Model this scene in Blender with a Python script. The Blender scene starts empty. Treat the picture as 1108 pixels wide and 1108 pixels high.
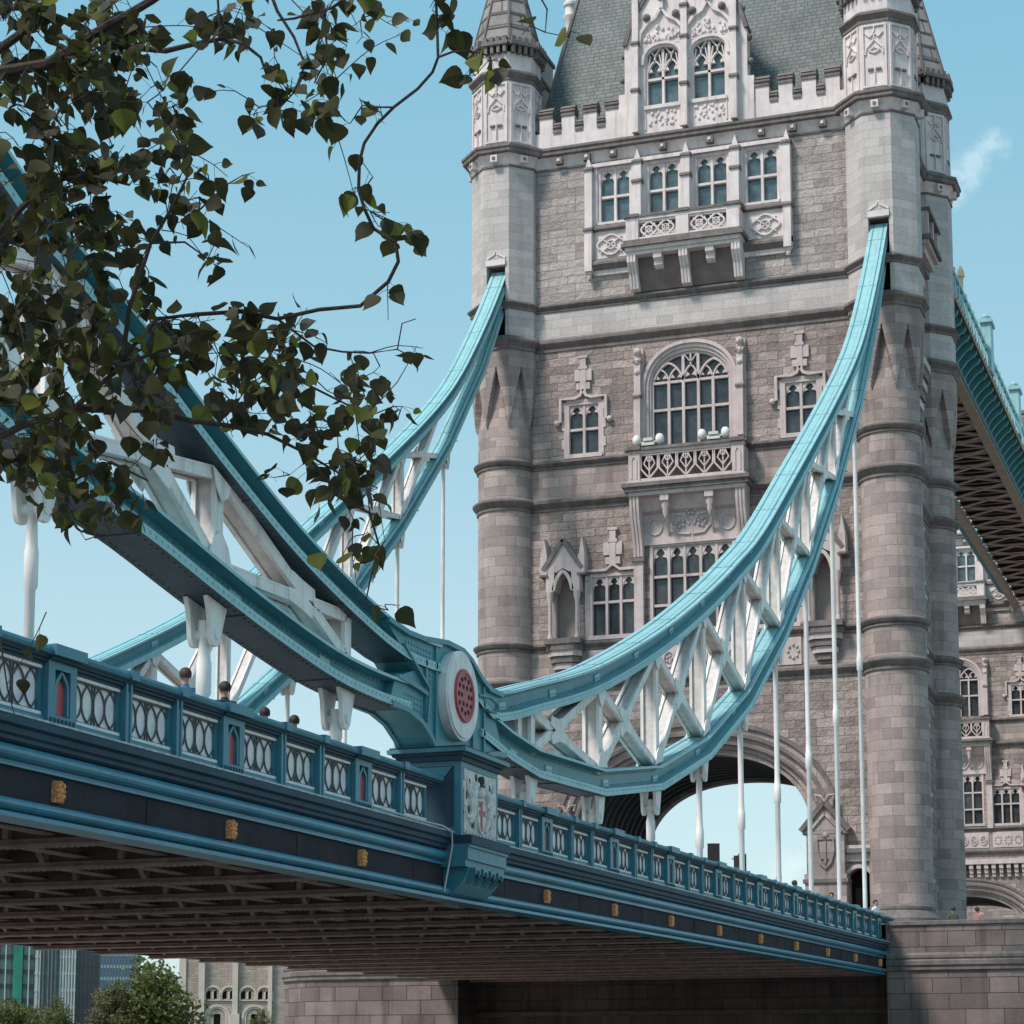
import bpy, bmesh, math, random
from mathutils import Vector, Matrix, noise
R = math.radians
SC = bpy.context.scene
COL = SC.collection
# ------------------------------------------------------------------ camera
CAM = Vector((25.4185, -97.0626, 4.0)); YAW, PITCH, FPX, PPY = 0.3398, 0.148, 2406.3, 810.07
cd = bpy.data.cameras.new("camera"); cam = bpy.data.objects.new("camera", cd); COL.objects.link(cam)
cam.location = CAM; cam.rotation_euler = (math.pi/2 + PITCH, 0, YAW)
cd.sensor_fit = 'HORIZONTAL'; cd.sensor_width = 36; cd.lens = FPX/1108*36
cd.shift_y = (PPY-554)/1108; cd.clip_start = 0.1; cd.clip_end = 12000
SC.camera = cam
# ------------------------------------------------------------------ sky and sun
SUN_EL, SUN_AZ = R(52), R(214)      # azimuth clockwise from +Y
W = bpy.data.worlds.new("World"); SC.world = W; W.use_nodes = True
nt = W.node_tree; nt.nodes.clear()
def wn(t): return nt.nodes.new(t)
out = wn('ShaderNodeOutputWorld'); bg = wn('ShaderNodeBackground'); sky = wn('ShaderNodeTexSky')
sky.sky_type = 'NISHITA'; sky.sun_disc = False; sky.sun_elevation = SUN_EL; sky.sun_rotation = SUN_AZ
sky.air_density = 1.0; sky.dust_density = 1.5; sky.ozone_density = 1.0
hs = wn('ShaderNodeHueSaturation'); hs.inputs['Saturation'].default_value = 0.95; hs.inputs['Value'].default_value = 1.0
tint = wn('ShaderNodeMix'); tint.data_type = 'RGBA'; tint.blend_type = 'MULTIPLY'
tint.inputs[0].default_value = 1.0; tint.inputs[7].default_value = (.80, .98, .90, 1)
# small cumulus wisp low in the sky to the right of the tower
geo = wn('ShaderNodeNewGeometry')
cdir = None
def px_dir(x, y):
    r = Vector((math.cos(YAW), math.sin(YAW), 0)); h = Vector((-math.sin(YAW), math.cos(YAW), 0)); z = Vector((0, 0, 1))
    f = h*math.cos(PITCH) + z*math.sin(PITCH); u = z*math.cos(PITCH) - h*math.sin(PITCH)
    return r*(x-554)/FPX + u*(PPY-y)/FPX + f
def at(x, y, d):
    """point at distance d (metres along the view axis) seen at photo position x, y"""
    return CAM + px_dir(x, y)*d
tc = wn('ShaderNodeTexCoord')
nz = wn('ShaderNodeTexNoise'); nz.inputs['Scale'].default_value = 26; nz.inputs['Detail'].default_value = 6; nz.inputs['Roughness'].default_value = .6
nt.links.new(tc.outputs['Generated'], nz.inputs['Vector'])
def blob(x, y, k):
    d = px_dir(x, y).normalized()
    dp = wn('ShaderNodeVectorMath'); dp.operation = 'DOT_PRODUCT'; dp.inputs[1].default_value = d
    nm = wn('ShaderNodeVectorMath'); nm.operation = 'NORMALIZE'
    nt.links.new(tc.outputs['Generated'], nm.inputs[0]); nt.links.new(nm.outputs[0], dp.inputs[0])
    m = wn('ShaderNodeMapRange'); m.inputs[1].default_value = math.cos(k); m.inputs[2].default_value = 1.0
    m.inputs[3].default_value = 0; m.inputs[4].default_value = 1
    nt.links.new(dp.outputs['Value'], m.inputs[0]); return m.outputs[0]
prev = None
for (x, y, k) in ((1040, 188, .012), (1058, 170, .012), (1074, 158, .010), (1026, 205, .011), (880, 965, .03), (920, 950, .03)):
    b = blob(x, y, k)
    if prev is None: prev = b
    else:
        mx = wn('ShaderNodeMath'); mx.operation = 'MAXIMUM'; nt.links.new(prev, mx.inputs[0]); nt.links.new(b, mx.inputs[1]); prev = mx.outputs[0]
nz.inputs['Scale'].default_value = 55
nr = wn('ShaderNodeMapRange'); nr.inputs[1].default_value = .36; nr.inputs[2].default_value = .72; nt.links.new(nz.outputs['Fac'], nr.inputs[0])
ml = wn('ShaderNodeMath'); ml.operation = 'MULTIPLY'; nt.links.new(prev, ml.inputs[0]); nt.links.new(nr.outputs[0], ml.inputs[1])
cl = wn('ShaderNodeMapRange'); cl.inputs[1].default_value = .03; cl.inputs[2].default_value = .6; cl.inputs[4].default_value = .34; cl.interpolation_type = 'SMOOTHSTEP'
nt.links.new(ml.outputs[0], cl.inputs[0])
soft = wn('ShaderNodeMix'); soft.data_type = 'RGBA'; soft.inputs[0].default_value = .78
sep = wn('ShaderNodeSeparateXYZ'); nrm = wn('ShaderNodeVectorMath'); nrm.operation = 'NORMALIZE'
nt.links.new(tc.outputs['Generated'], nrm.inputs[0]); nt.links.new(nrm.outputs[0], sep.inputs[0])
ramp = wn('ShaderNodeValToRGB'); el = ramp.color_ramp.elements
stops = [(0.0, (2.75, 3.25, 3.40)), (.11, (2.36, 3.0, 3.22)), (.19, (2.05, 2.82, 3.08)), (.28, (1.55, 2.55, 2.96)), (.43, (1.02, 2.22, 2.82)), (1.0, (.65, 1.75, 2.6))]
while len(el) < len(stops): el.new(.5)
for e, (p, c) in zip(el, stops): e.position = p; e.color = (c[0]/4, c[1]/4, c[2]/4, 1)
nt.links.new(sep.outputs['Z'], ramp.inputs[0])
x4 = wn('ShaderNodeVectorMath'); x4.operation = 'SCALE'; x4.inputs['Scale'].default_value = 4
nt.links.new(ramp.outputs[0], x4.inputs[0]); nt.links.new(x4.outputs[0], soft.inputs[7])
cm = wn('ShaderNodeMix'); cm.data_type = 'RGBA'; cm.inputs[7].default_value = (3.9, 4.35, 4.5, 1)
nt.links.new(sky.outputs[0], hs.inputs['Color']); nt.links.new(hs.outputs[0], tint.inputs[6])
nt.links.new(tint.outputs[2], soft.inputs[6]); nt.links.new(soft.outputs[2], cm.inputs[6]); nt.links.new(cl.outputs[0], cm.inputs[0])
nt.links.new(cm.outputs[2], bg.inputs[0]); bg.inputs[1].default_value = 0.13; nt.links.new(bg.outputs[0], out.inputs[0])
sd = bpy.data.lights.new("sun", 'SUN'); sd.energy = 2.1; sd.angle = R(12); sd.color = (1.0, .89, .82)
sun = bpy.data.objects.new("sun", sd); COL.objects.link(sun)
sv = Vector((math.sin(SUN_AZ)*math.cos(SUN_EL), math.cos(SUN_AZ)*math.cos(SUN_EL), math.sin(SUN_EL)))
sun.rotation_euler = (-sv).to_track_quat('-Z', 'Y').to_euler()
SC.view_settings.view_transform = 'Standard'; SC.view_settings.look = 'None'
SC.view_settings.exposure = 0.95; SC.view_settings.gamma = 1.0; SC.view_settings.use_curve_mapping = False
# ------------------------------------------------------------------ materials
MATS = {}
def newmat(name):
    m = bpy.data.materials.new(name); m.use_nodes = True; MATS[name] = m
    n = m.node_tree; b = n.nodes['Principled BSDF']; return m, n, b
def plain(name, c, rough=.6, var=.12, scale=1.5, metal=0, bump=0.0, streak=0.0, spec=.5):
    m, n, b = newmat(name)
    b.inputs['Roughness'].default_value = rough; b.inputs['Metallic'].default_value = metal
    b.inputs['Specular IOR Level'].default_value = spec
    t = n.nodes.new('ShaderNodeTexCoord'); z = n.nodes.new('ShaderNodeTexNoise')
    z.inputs['Scale'].default_value = scale; z.inputs['Detail'].default_value = 7; z.inputs['Roughness'].default_value = .65
    n.links.new(t.outputs['Object'], z.inputs['Vector'])
    rp = n.nodes.new('ShaderNodeMapRange'); rp.inputs[1].default_value = .3; rp.inputs[2].default_value = .7
    rp.inputs[3].default_value = 1-var; rp.inputs[4].default_value = 1+var
    n.links.new(z.outputs['Fac'], rp.inputs[0])
    mx = n.nodes.new('ShaderNodeMix'); mx.data_type = 'RGBA'; mx.blend_type = 'MULTIPLY'; mx.inputs[0].default_value = 1
    mx.inputs[6].default_value = (*c, 1); n.links.new(rp.outputs[0], mx.inputs[7])
    colout = mx.outputs[2]
    if streak:
        mp = n.nodes.new('ShaderNodeMapping'); mp.inputs['Scale'].default_value = (5, 5, .35)
        n.links.new(t.outputs['Object'], mp.inputs[0])
        s = n.nodes.new('ShaderNodeTexNoise'); s.inputs['Scale'].default_value = 1; s.inputs['Detail'].default_value = 5
        n.links.new(mp.outputs[0], s.inputs['Vector'])
        r2 = n.nodes.new('ShaderNodeMapRange'); r2.inputs[1].default_value = .5; r2.inputs[2].default_value = .75
        r2.inputs[3].default_value = 0; r2.inputs[4].default_value = streak
        n.links.new(s.outputs['Fac'], r2.inputs[0])
        m2 = n.nodes.new('ShaderNodeMix'); m2.data_type = 'RGBA'; m2.inputs[7].default_value = (.07, .06, .055, 1)
        n.links.new(r2.outputs[0], m2.inputs[0]); n.links.new(colout, m2.inputs[6]); colout = m2.outputs[2]
    n.links.new(colout, b.inputs['Base Color'])
    if bump:
        bp = n.nodes.new('ShaderNodeBump'); bp.inputs['Strength'].default_value = bump; bp.inputs['Distance'].default_value = .03
        z2 = n.nodes.new('ShaderNodeTexNoise'); z2.inputs['Scale'].default_value = scale*9; z2.inputs['Detail'].default_value = 6
        n.links.new(t.outputs['Object'], z2.inputs['Vector'])
        n.links.new(z2.outputs['Fac'], bp.inputs['Height']); n.links.new(bp.outputs[0], b.inputs['Normal'])
    return m
def masonry(name, c1, c2, mortar, bw, bh, mort=.012, rough=.85, bump=.5, rocky=0.0, dist=.05, stain=.25, spec=.3):
    m, n, b = newmat(name)
    b.inputs['Roughness'].default_value = rough; b.inputs['Specular IOR Level'].default_value = spec
    t = n.nodes.new('ShaderNodeTexCoord')
    uvw = t.outputs['UV']
    wz = n.nodes.new('ShaderNodeTexNoise'); wz.inputs['Scale'].default_value = .9; wz.inputs['Detail'].default_value = 2
    n.links.new(uvw, wz.inputs['Vector'])
    wa = n.nodes.new('ShaderNodeVectorMath'); wa.operation = 'SCALE'; wa.inputs['Scale'].default_value = .04 if not rocky else .12
    n.links.new(wz.outputs['Color'], wa.inputs[0])
    ad = n.nodes.new('ShaderNodeVectorMath'); ad.operation = 'ADD'; n.links.new(uvw, ad.inputs[0]); n.links.new(wa.outputs[0], ad.inputs[1])
    br = n.nodes.new('ShaderNodeTexBrick'); br.inputs['Scale'].default_value = 1
    br.inputs['Brick Width'].default_value = bw; br.inputs['Row Height'].default_value = bh
    br.inputs['Mortar Size'].default_value = mort; br.inputs['Mortar Smooth'].default_value = .3; br.inputs['Bias'].default_value = 0
    br.inputs['Color1'].default_value = (*c1, 1); br.inputs['Color2'].default_value = (*c2, 1); br.inputs['Mortar'].default_value = (*mortar, 1)
    br.offset_frequency = 2; br.offset = .43; br.squash = 1.35 if rocky else .75; br.squash_frequency = 3
    n.links.new(ad.outputs[0], br.inputs['Vector'])
    z = n.nodes.new('ShaderNodeTexNoise'); z.inputs['Scale'].default_value = .35; z.inputs['Detail'].default_value = 8; z.inputs['Roughness'].default_value = .7
    n.links.new(t.outputs['Object'], z.inputs['Vector'])
    rp = n.nodes.new('ShaderNodeMapRange'); rp.inputs[1].default_value = .3; rp.inputs[2].default_value = .72
    rp.inputs[3].default_value = 1-stain; rp.inputs[4].default_value = 1+stain*.5
    n.links.new(z.outputs['Fac'], rp.inputs[0])
    g = n.nodes.new('ShaderNodeTexNoise'); g.inputs['Scale'].default_value = 14; g.inputs['Detail'].default_value = 5
    n.links.new(t.outputs['Object'], g.inputs['Vector'])
    rg = n.nodes.new('ShaderNodeMapRange'); rg.inputs[1].default_value = .3; rg.inputs[2].default_value = .7; rg.inputs[3].default_value = .86; rg.inputs[4].default_value = 1.14
    n.links.new(g.outputs['Fac'], rg.inputs[0])
    mm = n.nodes.new('ShaderNodeMath'); mm.operation = 'MULTIPLY'; n.links.new(rp.outputs[0], mm.inputs[0]); n.links.new(rg.outputs[0], mm.inputs[1])
    # rain streaks
    mp = n.nodes.new('ShaderNodeMapping'); mp.inputs['Scale'].default_value = (2.2, 2.2, .12); n.links.new(t.outputs['Object'], mp.inputs[0])
    s = n.nodes.new('ShaderNodeTexNoise'); s.inputs['Scale'].default_value = 1; s.inputs['Detail'].default_value = 6; n.links.new(mp.outputs[0], s.inputs['Vector'])
    rs = n.nodes.new('ShaderNodeMapRange'); rs.inputs[1].default_value = .52; rs.inputs[2].default_value = .78; rs.inputs[3].default_value = 1; rs.inputs[4].default_value = 1-stain*1.2
    n.links.new(s.outputs['Fac'], rs.inputs[0])
    m3 = n.nodes.new('ShaderNodeMath'); m3.operation = 'MULTIPLY'; n.links.new(mm.outputs[0], m3.inputs[0]); n.links.new(rs.outputs[0], m3.inputs[1])
    mx = n.nodes.new('ShaderNodeMix'); mx.data_type = 'RGBA'; mx.blend_type = 'MULTIPLY'; mx.inputs[0].default_value = 1
    n.links.new(br.outputs['Color'], mx.inputs[6]); n.links.new(m3.outputs[0], mx.inputs[7])
    n.links.new(mx.outputs[2], b.inputs['Base Color'])
    inv = n.nodes.new('ShaderNodeMath'); inv.operation = 'SUBTRACT'; inv.inputs[0].default_value = 1; n.links.new(br.outputs['Fac'], inv.inputs[1])
    hgt = inv.outputs[0]
    if rocky:
        rn = n.nodes.new('ShaderNodeTexNoise'); rn.inputs['Scale'].default_value = 3.2; rn.inputs['Detail'].default_value = 7; rn.inputs['Roughness'].default_value = .62
        n.links.new(t.outputs['Object'], rn.inputs['Vector'])
        mu = n.nodes.new('ShaderNodeMath'); mu.operation = 'MULTIPLY_ADD'; mu.inputs[1].default_value = rocky
        n.links.new(rn.outputs['Fac'], mu.inputs[0]); n.links.new(hgt, mu.inputs[2]); hgt = mu.outputs[0]
    bp = n.nodes.new('ShaderNodeBump'); bp.inputs['Strength'].default_value = bump; bp.inputs['Distance'].default_value = dist
    n.links.new(hgt, bp.inputs['Height']); n.links.new(bp.outputs[0], b.inputs['Normal'])
    return m
STONE = plain('dressed stone', (0.513, 0.433, 0.425), .8, .16, 1.2, bump=.25, streak=.30)
STONE_W = plain('white portland stone', (0.646, 0.578, 0.573), .8, .16, 1.1, bump=.25, streak=.30)
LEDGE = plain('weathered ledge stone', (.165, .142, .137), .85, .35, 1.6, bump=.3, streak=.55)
ASHLAR_UP = masonry('pale ashlar', (0.537, 0.497, 0.480), (0.424, 0.393, 0.384), (0.338, 0.302, 0.303), 1.05, .42, .010, bump=.25, stain=.14)
ASHLAR = masonry('granite ashlar', (0.449, 0.366, 0.341), (0.286, 0.235, 0.224), (0.196, 0.157, 0.156), 1.15, .48, .010, bump=.25, stain=.30)
ROUGH = masonry('rock faced granite', (0.454, 0.366, 0.337), (0.253, 0.207, 0.195), (0.226, 0.187, 0.176), .92, .40, .014, bump=1.0, rocky=1.5, dist=.09, stain=.30)
ROUGH_UP = masonry('pale rock faced stone', (0.466, 0.412, 0.393), (0.308, 0.270, 0.260), (0.257, 0.224, 0.218), .92, .40, .013, bump=1.0, rocky=1.5, dist=.09, stain=.15)
PIER = masonry('pier granite', (0.275, 0.217, 0.204), (0.153, 0.124, 0.118), (0.079, 0.060, 0.061), 1.5, .62, .018, bump=.5, stain=.42, dist=.06)
PIER_DK = masonry('deck shaded pier granite', (0.137, 0.104, 0.095), (0.108, 0.086, 0.083), (0.061, 0.049, 0.047), 1.5, .62, .018, bump=.5, stain=.42)  # pier granite, the deck's shade on the recess put into the colour
SLATE = masonry('green slate', (0.160, 0.186, 0.180), (0.108, 0.134, 0.132), (0.064, 0.079, 0.080), .42, .22, .018, rough=.6, bump=.6, stain=.2)
SPIRE = masonry('spire stone', (.33, .31, .30), (.25, .235, .23), (.12, .11, .11), 3.0, .75, .05, bump=.5, stain=.3)
GLASS = plain('leaded glass', (.07, .108, .122), .08, .55, 1.6, spec=.8)
GLASS_DK = plain('dark glass', (.038, .043, .05), .10, .6, 1.6, spec=.6)
DARK = plain('dark recess', (.018, .016, .017), .9, .1)
VAULT = plain('vault iron', (0.036, 0.034, 0.038), .75, .2)
VRIB = plain('vault rib paint', (.055, .062, .07), .6, .2)
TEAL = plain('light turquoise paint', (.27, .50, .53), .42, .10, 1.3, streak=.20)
TEAL_D = plain('turquoise paint with recess shade', (.058, .24, .29), .45, .14, 1.3, streak=.25)  # the flange turquoise darkened, recess shade of the web put into the colour
SOFF = plain('shade toned turquoise underside', (.05, .082, .105), .6, .25, 2.0)  # same turquoise again, shade on the bottom faces put into the colour
WHITE = plain('white bridge paint', (.76, .75, .73), .5, .10, 2.0, streak=.32)
BLUE = plain('blue parapet paint', (.046, .195, .262), .42, .16, 1.2, streak=.35)
BLUE_L = plain('moulding blue paint', (.048, .22, .325), .35, .18, 1.2, streak=.35)
BLUE_D = plain('dark blue paint', (0.018, 0.052, 0.085), .6, .25, 1.2, streak=.35, spec=.3)
BAND = plain('slate blue girder plate', (0.030, 0.028, 0.036), .8, .3, 1.5, streak=.25, spec=.2)
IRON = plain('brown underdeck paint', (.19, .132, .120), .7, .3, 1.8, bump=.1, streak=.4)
IRON_L = plain('lit underdeck paint', (0.469, 0.348, 0.321), .65, .3, 2.5, streak=.3)  # the brown paint made paler, light on flanges and brackets put into the colour
PANELW = plain('panel white paint', (.78, .77, .77), .6, .16, 6.0, streak=.25)
LATT = plain('lattice black iron', (.085, .095, .11), .5, .1)
RED = plain('crimson paint', (.44, .075, .09), .5, .12, 3)
GOLD = plain('gilding', (.78, .36, .14), .5, .65, 22, metal=.2, bump=.5)
WALKU = plain('walkway soffit paint', (.38, .30, .275), .75, .22, 1.2)
WALKF = plain('walkway flange paint', (.29, .235, .205), .7, .18, 1.2)
ROADM = plain('asphalt', (.05, .05, .052), .9, .15, 3)
# ------------------------------------------------------------------ mesh builder
class MB:
    def __init__(s): s.V = []; s.F = []; s.M = []; s.U = []; s.S = []
    def v(s, p): s.V.append((p[0], p[1], p[2])); return len(s.V)-1
    def f(s, idx, m=0, uv=None, sm=False): s.F.append(tuple(idx)); s.M.append(m); s.U.append(uv); s.S.append(sm)
    def poly(s, pts, m=0, uv=None): s.f([s.v(p) for p in pts], m, uv)
    def box(s, x0, x1, y0, y1, z0, z1, m=0):
        i = [s.v(p) for p in ((x0,y0,z0),(x1,y0,z0),(x1,y1,z0),(x0,y1,z0),(x0,y0,z1),(x1,y0,z1),(x1,y1,z1),(x0,y1,z1))]
        for q in ((0,3,2,1),(4,5,6,7),(0,1,5,4),(1,2,6,5),(2,3,7,6),(3,0,4,7)): s.f([i[k] for k in q], m)
    def prism(s, pts, plane, a, b, m=0, caps=True, mcap=None):
        def P(u, w, t):
            return (u, t, w) if plane == 'xz' else ((t, u, w) if plane == 'yz' else (u, w, t))
        A = [s.v(P(u, w, a)) for u, w in pts]; B = [s.v(P(u, w, b)) for u, w in pts]; n = len(pts)
        for i in range(n): s.f((A[i], A[(i+1) % n], B[(i+1) % n], B[i]), m)
        if caps:
            mc = m if mcap is None else mcap
            s.f(A[::-1], mc); s.f(B, mc)
    def strip(s, pts, w, a, b, plane='xz', m=0, closed=False):
        """bar of width w following a polyline in a plane, extruded from a to b"""
        n = len(pts); L = []; Rr = []
        for i in range(n):
            if closed: p0 = pts[(i-1) % n]; p1 = pts[(i+1) % n]
            else: p0 = pts[max(i-1, 0)]; p1 = pts[min(i+1, n-1)]
            dx, dz = p1[0]-p0[0], p1[1]-p0[1]; l = math.hypot(dx, dz) or 1
            nx, nz = -dz/l*w/2, dx/l*w/2
            L.append((pts[i][0]+nx, pts[i][1]+nz)); Rr.append((pts[i][0]-nx, pts[i][1]-nz))
        def P(u, q, t):
            return (u, t, q) if plane == 'xz' else ((t, u, q) if plane == 'yz' else (u, q, t))
        la = [s.v(P(*p, a)) for p in L]; ra = [s.v(P(*p, a)) for p in Rr]
        lb = [s.v(P(*p, b)) for p in L]; rb = [s.v(P(*p, b)) for p in Rr]
        rng = range(n) if closed else range(n-1)
        for i in rng:
            j = (i+1) % n
            s.f((la[i], ra[i], ra[j], la[j]), m); s.f((lb[i], lb[j], rb[j], rb[i]), m)
            s.f((la[i], la[j], lb[j], lb[i]), m); s.f((ra[i], rb[i], rb[j], ra[j]), m)
        if not closed:
            s.f((la[0], lb[0], rb[0], ra[0]), m); s.f((la[-1], ra[-1], rb[-1], lb[-1]), m)
    def lathe(s, prof, n, cx, cy, m=0, ph=0.0, sm=False, cap=False):
        """prof: list of (r, z[, mat]); r is the corner radius"""
        rings = []
        for p in prof:
            rings.append([s.v((cx+p[0]*math.cos(ph+2*math.pi*k/n), cy+p[0]*math.sin(ph+2*math.pi*k/n), p[1])) for k in range(n)])
        for i in range(len(prof)-1):
            mm = prof[i][2] if len(prof[i]) > 2 else m
            r0 = max(prof[i][0], .6)
            for k in range(n):
                j = (k+1) % n
                u0 = 2*math.pi*k/n*r0; u1 = 2*math.pi*(k+1)/n*r0
                s.f((rings[i][k], rings[i][j], rings[i+1][j], rings[i+1][k]), mm,
                    ((u0, prof[i][1]), (u1, prof[i][1]), (u1, prof[i+1][1]), (u0, prof[i+1][1])), sm)
        if cap:
            s.f(rings[0][::-1], m); s.f(rings[-1], m)
    def bar(s, p0, p1, w, h, m=0, up=(0, 0, 1)):
        p0 = Vector(p0); p1 = Vector(p1); d = (p1-p0).normalized(); up = Vector(up)
        a = d.cross(up)
        if a.length < 1e-4: a = d.cross(Vector((1, 0, 0)))
        a.normalize(); b = a.cross(d).normalized(); a *= w/2; b *= h/2
        i = [s.v(p) for p in (p0-a-b, p0+a-b, p0+a+b, p0-a+b, p1-a-b, p1+a-b, p1+a+b, p1-a+b)]
        for q in ((0,3,2,1),(4,5,6,7),(0,1,5,4),(1,2,6,5),(2,3,7,6),(3,0,4,7)): s.f([i[k] for k in q], m)
    def tube(s, pts, rad, n=8, m=0, sm=True, cap=True):
        pts = [Vector(p) for p in pts]; rings = []
        if not hasattr(rad, '__len__'): rad = [rad]*len(pts)
        ref = Vector((.31, .77, .55))
        for i, p in enumerate(pts):
            d = (pts[min(i+1, len(pts)-1)] - pts[max(i-1, 0)]).normalized()
            a = d.cross(ref).normalized(); b = d.cross(a)
            rings.append([s.v(p + (a*math.cos(2*math.pi*k/n)+b*math.sin(2*math.pi*k/n))*rad[i]) for k in range(n)])
        for i in range(len(pts)-1):
            for k in range(n):
                j = (k+1) % n; s.f((rings[i][k], rings[i][j], rings[i+1][j], rings[i+1][k]), m, None, sm)
        if cap: s.f(rings[0][::-1], m); s.f(rings[-1], m)
    def sphere(s, c, r, m=0, nu=10, nv=6, sc=(1, 1, 1)):
        rows = []
        for i in range(nv+1):
            t = math.pi*i/nv
            rows.append([s.v((c[0]+r*sc[0]*math.sin(t)*math.cos(2*math.pi*k/nu), c[1]+r*sc[1]*math.sin(t)*math.sin(2*math.pi*k/nu), c[2]+r*sc[2]*math.cos(t))) for k in range(nu)])
        for i in range(nv):
            for k in range(nu):
                j = (k+1) % nu; s.f((rows[i][k], rows[i+1][k], rows[i+1][j], rows[i][j]), m, None, True)
    def sweep(s, prof, path, m=0, ms=None, closed=True, caps=True):
        """prof: (x, dz) pairs; path: list of (y, z).  ms: material per profile edge"""
        n = len(prof); rings = []
        for (y, z) in path: rings.append([s.v((x, y, z+dz)) for x, dz in prof])
        for i in range(len(path)-1):
            for k in range(n if closed else n-1):
                j = (k+1) % n; s.f((rings[i][k], rings[i+1][k], rings[i+1][j], rings[i][j]), ms[k] if ms else m)
        if caps: s.f(rings[0], m); s.f(rings[-1][::-1], m)
    def build(s, name, mats, parent=None, sharp=None):
        me = bpy.data.meshes.new(name); me.from_pydata(s.V, [], s.F)
        if not isinstance(mats, (list, tuple)): mats = [mats]
        for m in mats: me.materials.append(m)
        me.polygons.foreach_set('material_index', [min(m, len(mats)-1) for m in s.M])
        me.polygons.foreach_set('use_smooth', s.S)
        me.update()
        uvl = me.uv_layers.new(name='UVMap'); data = uvl.data
        for p in me.polygons:
            uv = s.U[p.index]
            if uv:
                for li, q in zip(p.loop_indices, uv): data[li].uv = q
            else:
                nx, ny, nzz = p.normal
                if abs(nzz) > .8: tu, tv = (1, 0, 0), (0, 1, 0)
                else:
                    l = math.hypot(nx, ny) or 1; tu = (-ny/l, nx/l, 0); tv = (0, 0, 1)
                for li in p.loop_indices:
                    co = me.vertices[me.loops[li].vertex_index].co
                    data[li].uv = (co.x*tu[0]+co.y*tu[1], co.x*tv[0]+co.y*tv[1]+co.z*tv[2])
        if any(s.S): me.set_sharp_from_angle(angle=R(sharp or 40))
        o = bpy.data.objects.new(name, me); COL.objects.link(o)
        if parent is not None: o.parent = parent
        return o
def tag(o, label, cat, group=None, kind=None):
    if label: o['label'] = label
    if cat: o['category'] = cat
    if group: o['group'] = group
    if kind: o['kind'] = kind
    return o
def thing(name, label, cat, loc=(0, 0, 0), group=None):
    o = bpy.data.objects.new(name, None); COL.objects.link(o); o.location = loc; o.empty_display_size = .2
    return tag(o, label, cat, group)
def copy_tree(o, parent=None):
    c = o.copy(); COL.objects.link(c)
    if parent is not None: c.parent = parent
    for ch in list(o.children): copy_tree(ch, c)
    return c
def lerp(a, b, t): return a+(b-a)*t
def interp(tab, x):
    for i in range(len(tab)-1):
        if x <= tab[i+1][0] or i == len(tab)-2:
            t = (x-tab[i][0])/(tab[i+1][0]-tab[i][0]); return lerp(tab[i][1], tab[i+1][1], t)
def smooth_curve(pts, step=.4):
    """Catmull-Rom through (y, z) points"""
    out = []
    for i in range(len(pts)-1):
        p0 = pts[max(i-1, 0)]; p1 = pts[i]; p2 = pts[i+1]; p3 = pts[min(i+2, len(pts)-1)]
        n = max(1, int(math.hypot(p2[0]-p1[0], p2[1]-p1[1])/step))
        for k in range(n):
            t = k/n
            out.append(tuple(.5*((2*p1[c]) + (-p0[c]+p2[c])*t + (2*p0[c]-5*p1[c]+4*p2[c]-p3[c])*t*t + (-p0[c]+3*p1[c]-3*p2[c]+p3[c])*t**3) for c in range(len(p1))))
    out.append(tuple(pts[-1])); return out
# ================================================================== SETTING
def sheet(name, x0, x1, y0, y1, z, mat):
    b = MB(); b.poly(((x0,y0,z),(x1,y0,z),(x1,y1,z),(x0,y1,z))); o = b.build(name, mat); o['kind'] = 'structure'; return o
WATER = plain('river water', (.21, .185, .15), .25, .2, .2)
wb = WATER.node_tree
bpn = wb.nodes.new('ShaderNodeBump'); bpn.inputs['Strength'].default_value = .35; bpn.inputs['Distance'].default_value = .2
wnz = wb.nodes.new('ShaderNodeTexNoise'); wnz.inputs['Scale'].default_value = .6; wnz.inputs['Detail'].default_value = 5
wtc = wb.nodes.new('ShaderNodeTexCoord'); wb.links.new(wtc.outputs['Object'], wnz.inputs['Vector'])
wb.links.new(wnz.outputs['Fac'], bpn.inputs['Height']); wb.links.new(bpn.outputs[0], wb.nodes['Principled BSDF'].inputs['Normal'])
PAVE = masonry('promenade paving', (.30, .29, .28), (.24, .23, .22), (.12, .11, .11), .9, .6, .01, bump=.2)
GRASSM = plain('lawn grass', (.06, .09, .03), .9, .3, .5)
sheet('river', -3000, 3000, -86, 172, 0, WATER)
b = MB(); b.box(-600, 600, -600, -86, -6, 2.35); o = b.build('promenade', PAVE); o['kind'] = 'structure'
b = MB(); b.box(-5000, 5000, 172, 9000, -6, 5.0); o = b.build('far_bank_ground', GRASSM); o['kind'] = 'structure'
# ================================================================== TOWER
YF = -.3                 # plane of the front wall
TX, TD = 9.15, 10.1      # turret half spacing, front-to-back spacing
def arch_pts(hw, zs, zc, p=2.0, n=24, cx=0.0):
    """superelliptic arch from left spring to right spring"""
    pts = []
    for i in range(n+1):
        a = math.pi*(1-i/n); c, s_ = math.cos(a), math.sin(a)
        pts.append((cx+hw*math.copysign(abs(c)**(2/p), c), zs+(zc-zs)*abs(s_)**(2/p)))
    return pts
def gothic(x0, x1, zs, za, n=6):
    """pointed arch from (x0,zs) over apex to (x1,zs)"""
    w = (x1-x0)/2; cx = (x0+x1)/2; h = za-zs; L = []
    for i in range(n+1):
        t = i/n; L.append((x0+w*(1-math.cos(t*math.pi/2))*.55+w*t*.45, zs+h*(math.sin(t*math.pi/2)*.75+t*.25)))
    Rr = [(2*cx-x, z) for x, z in L[::-1]][1:]
    return L+Rr
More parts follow.
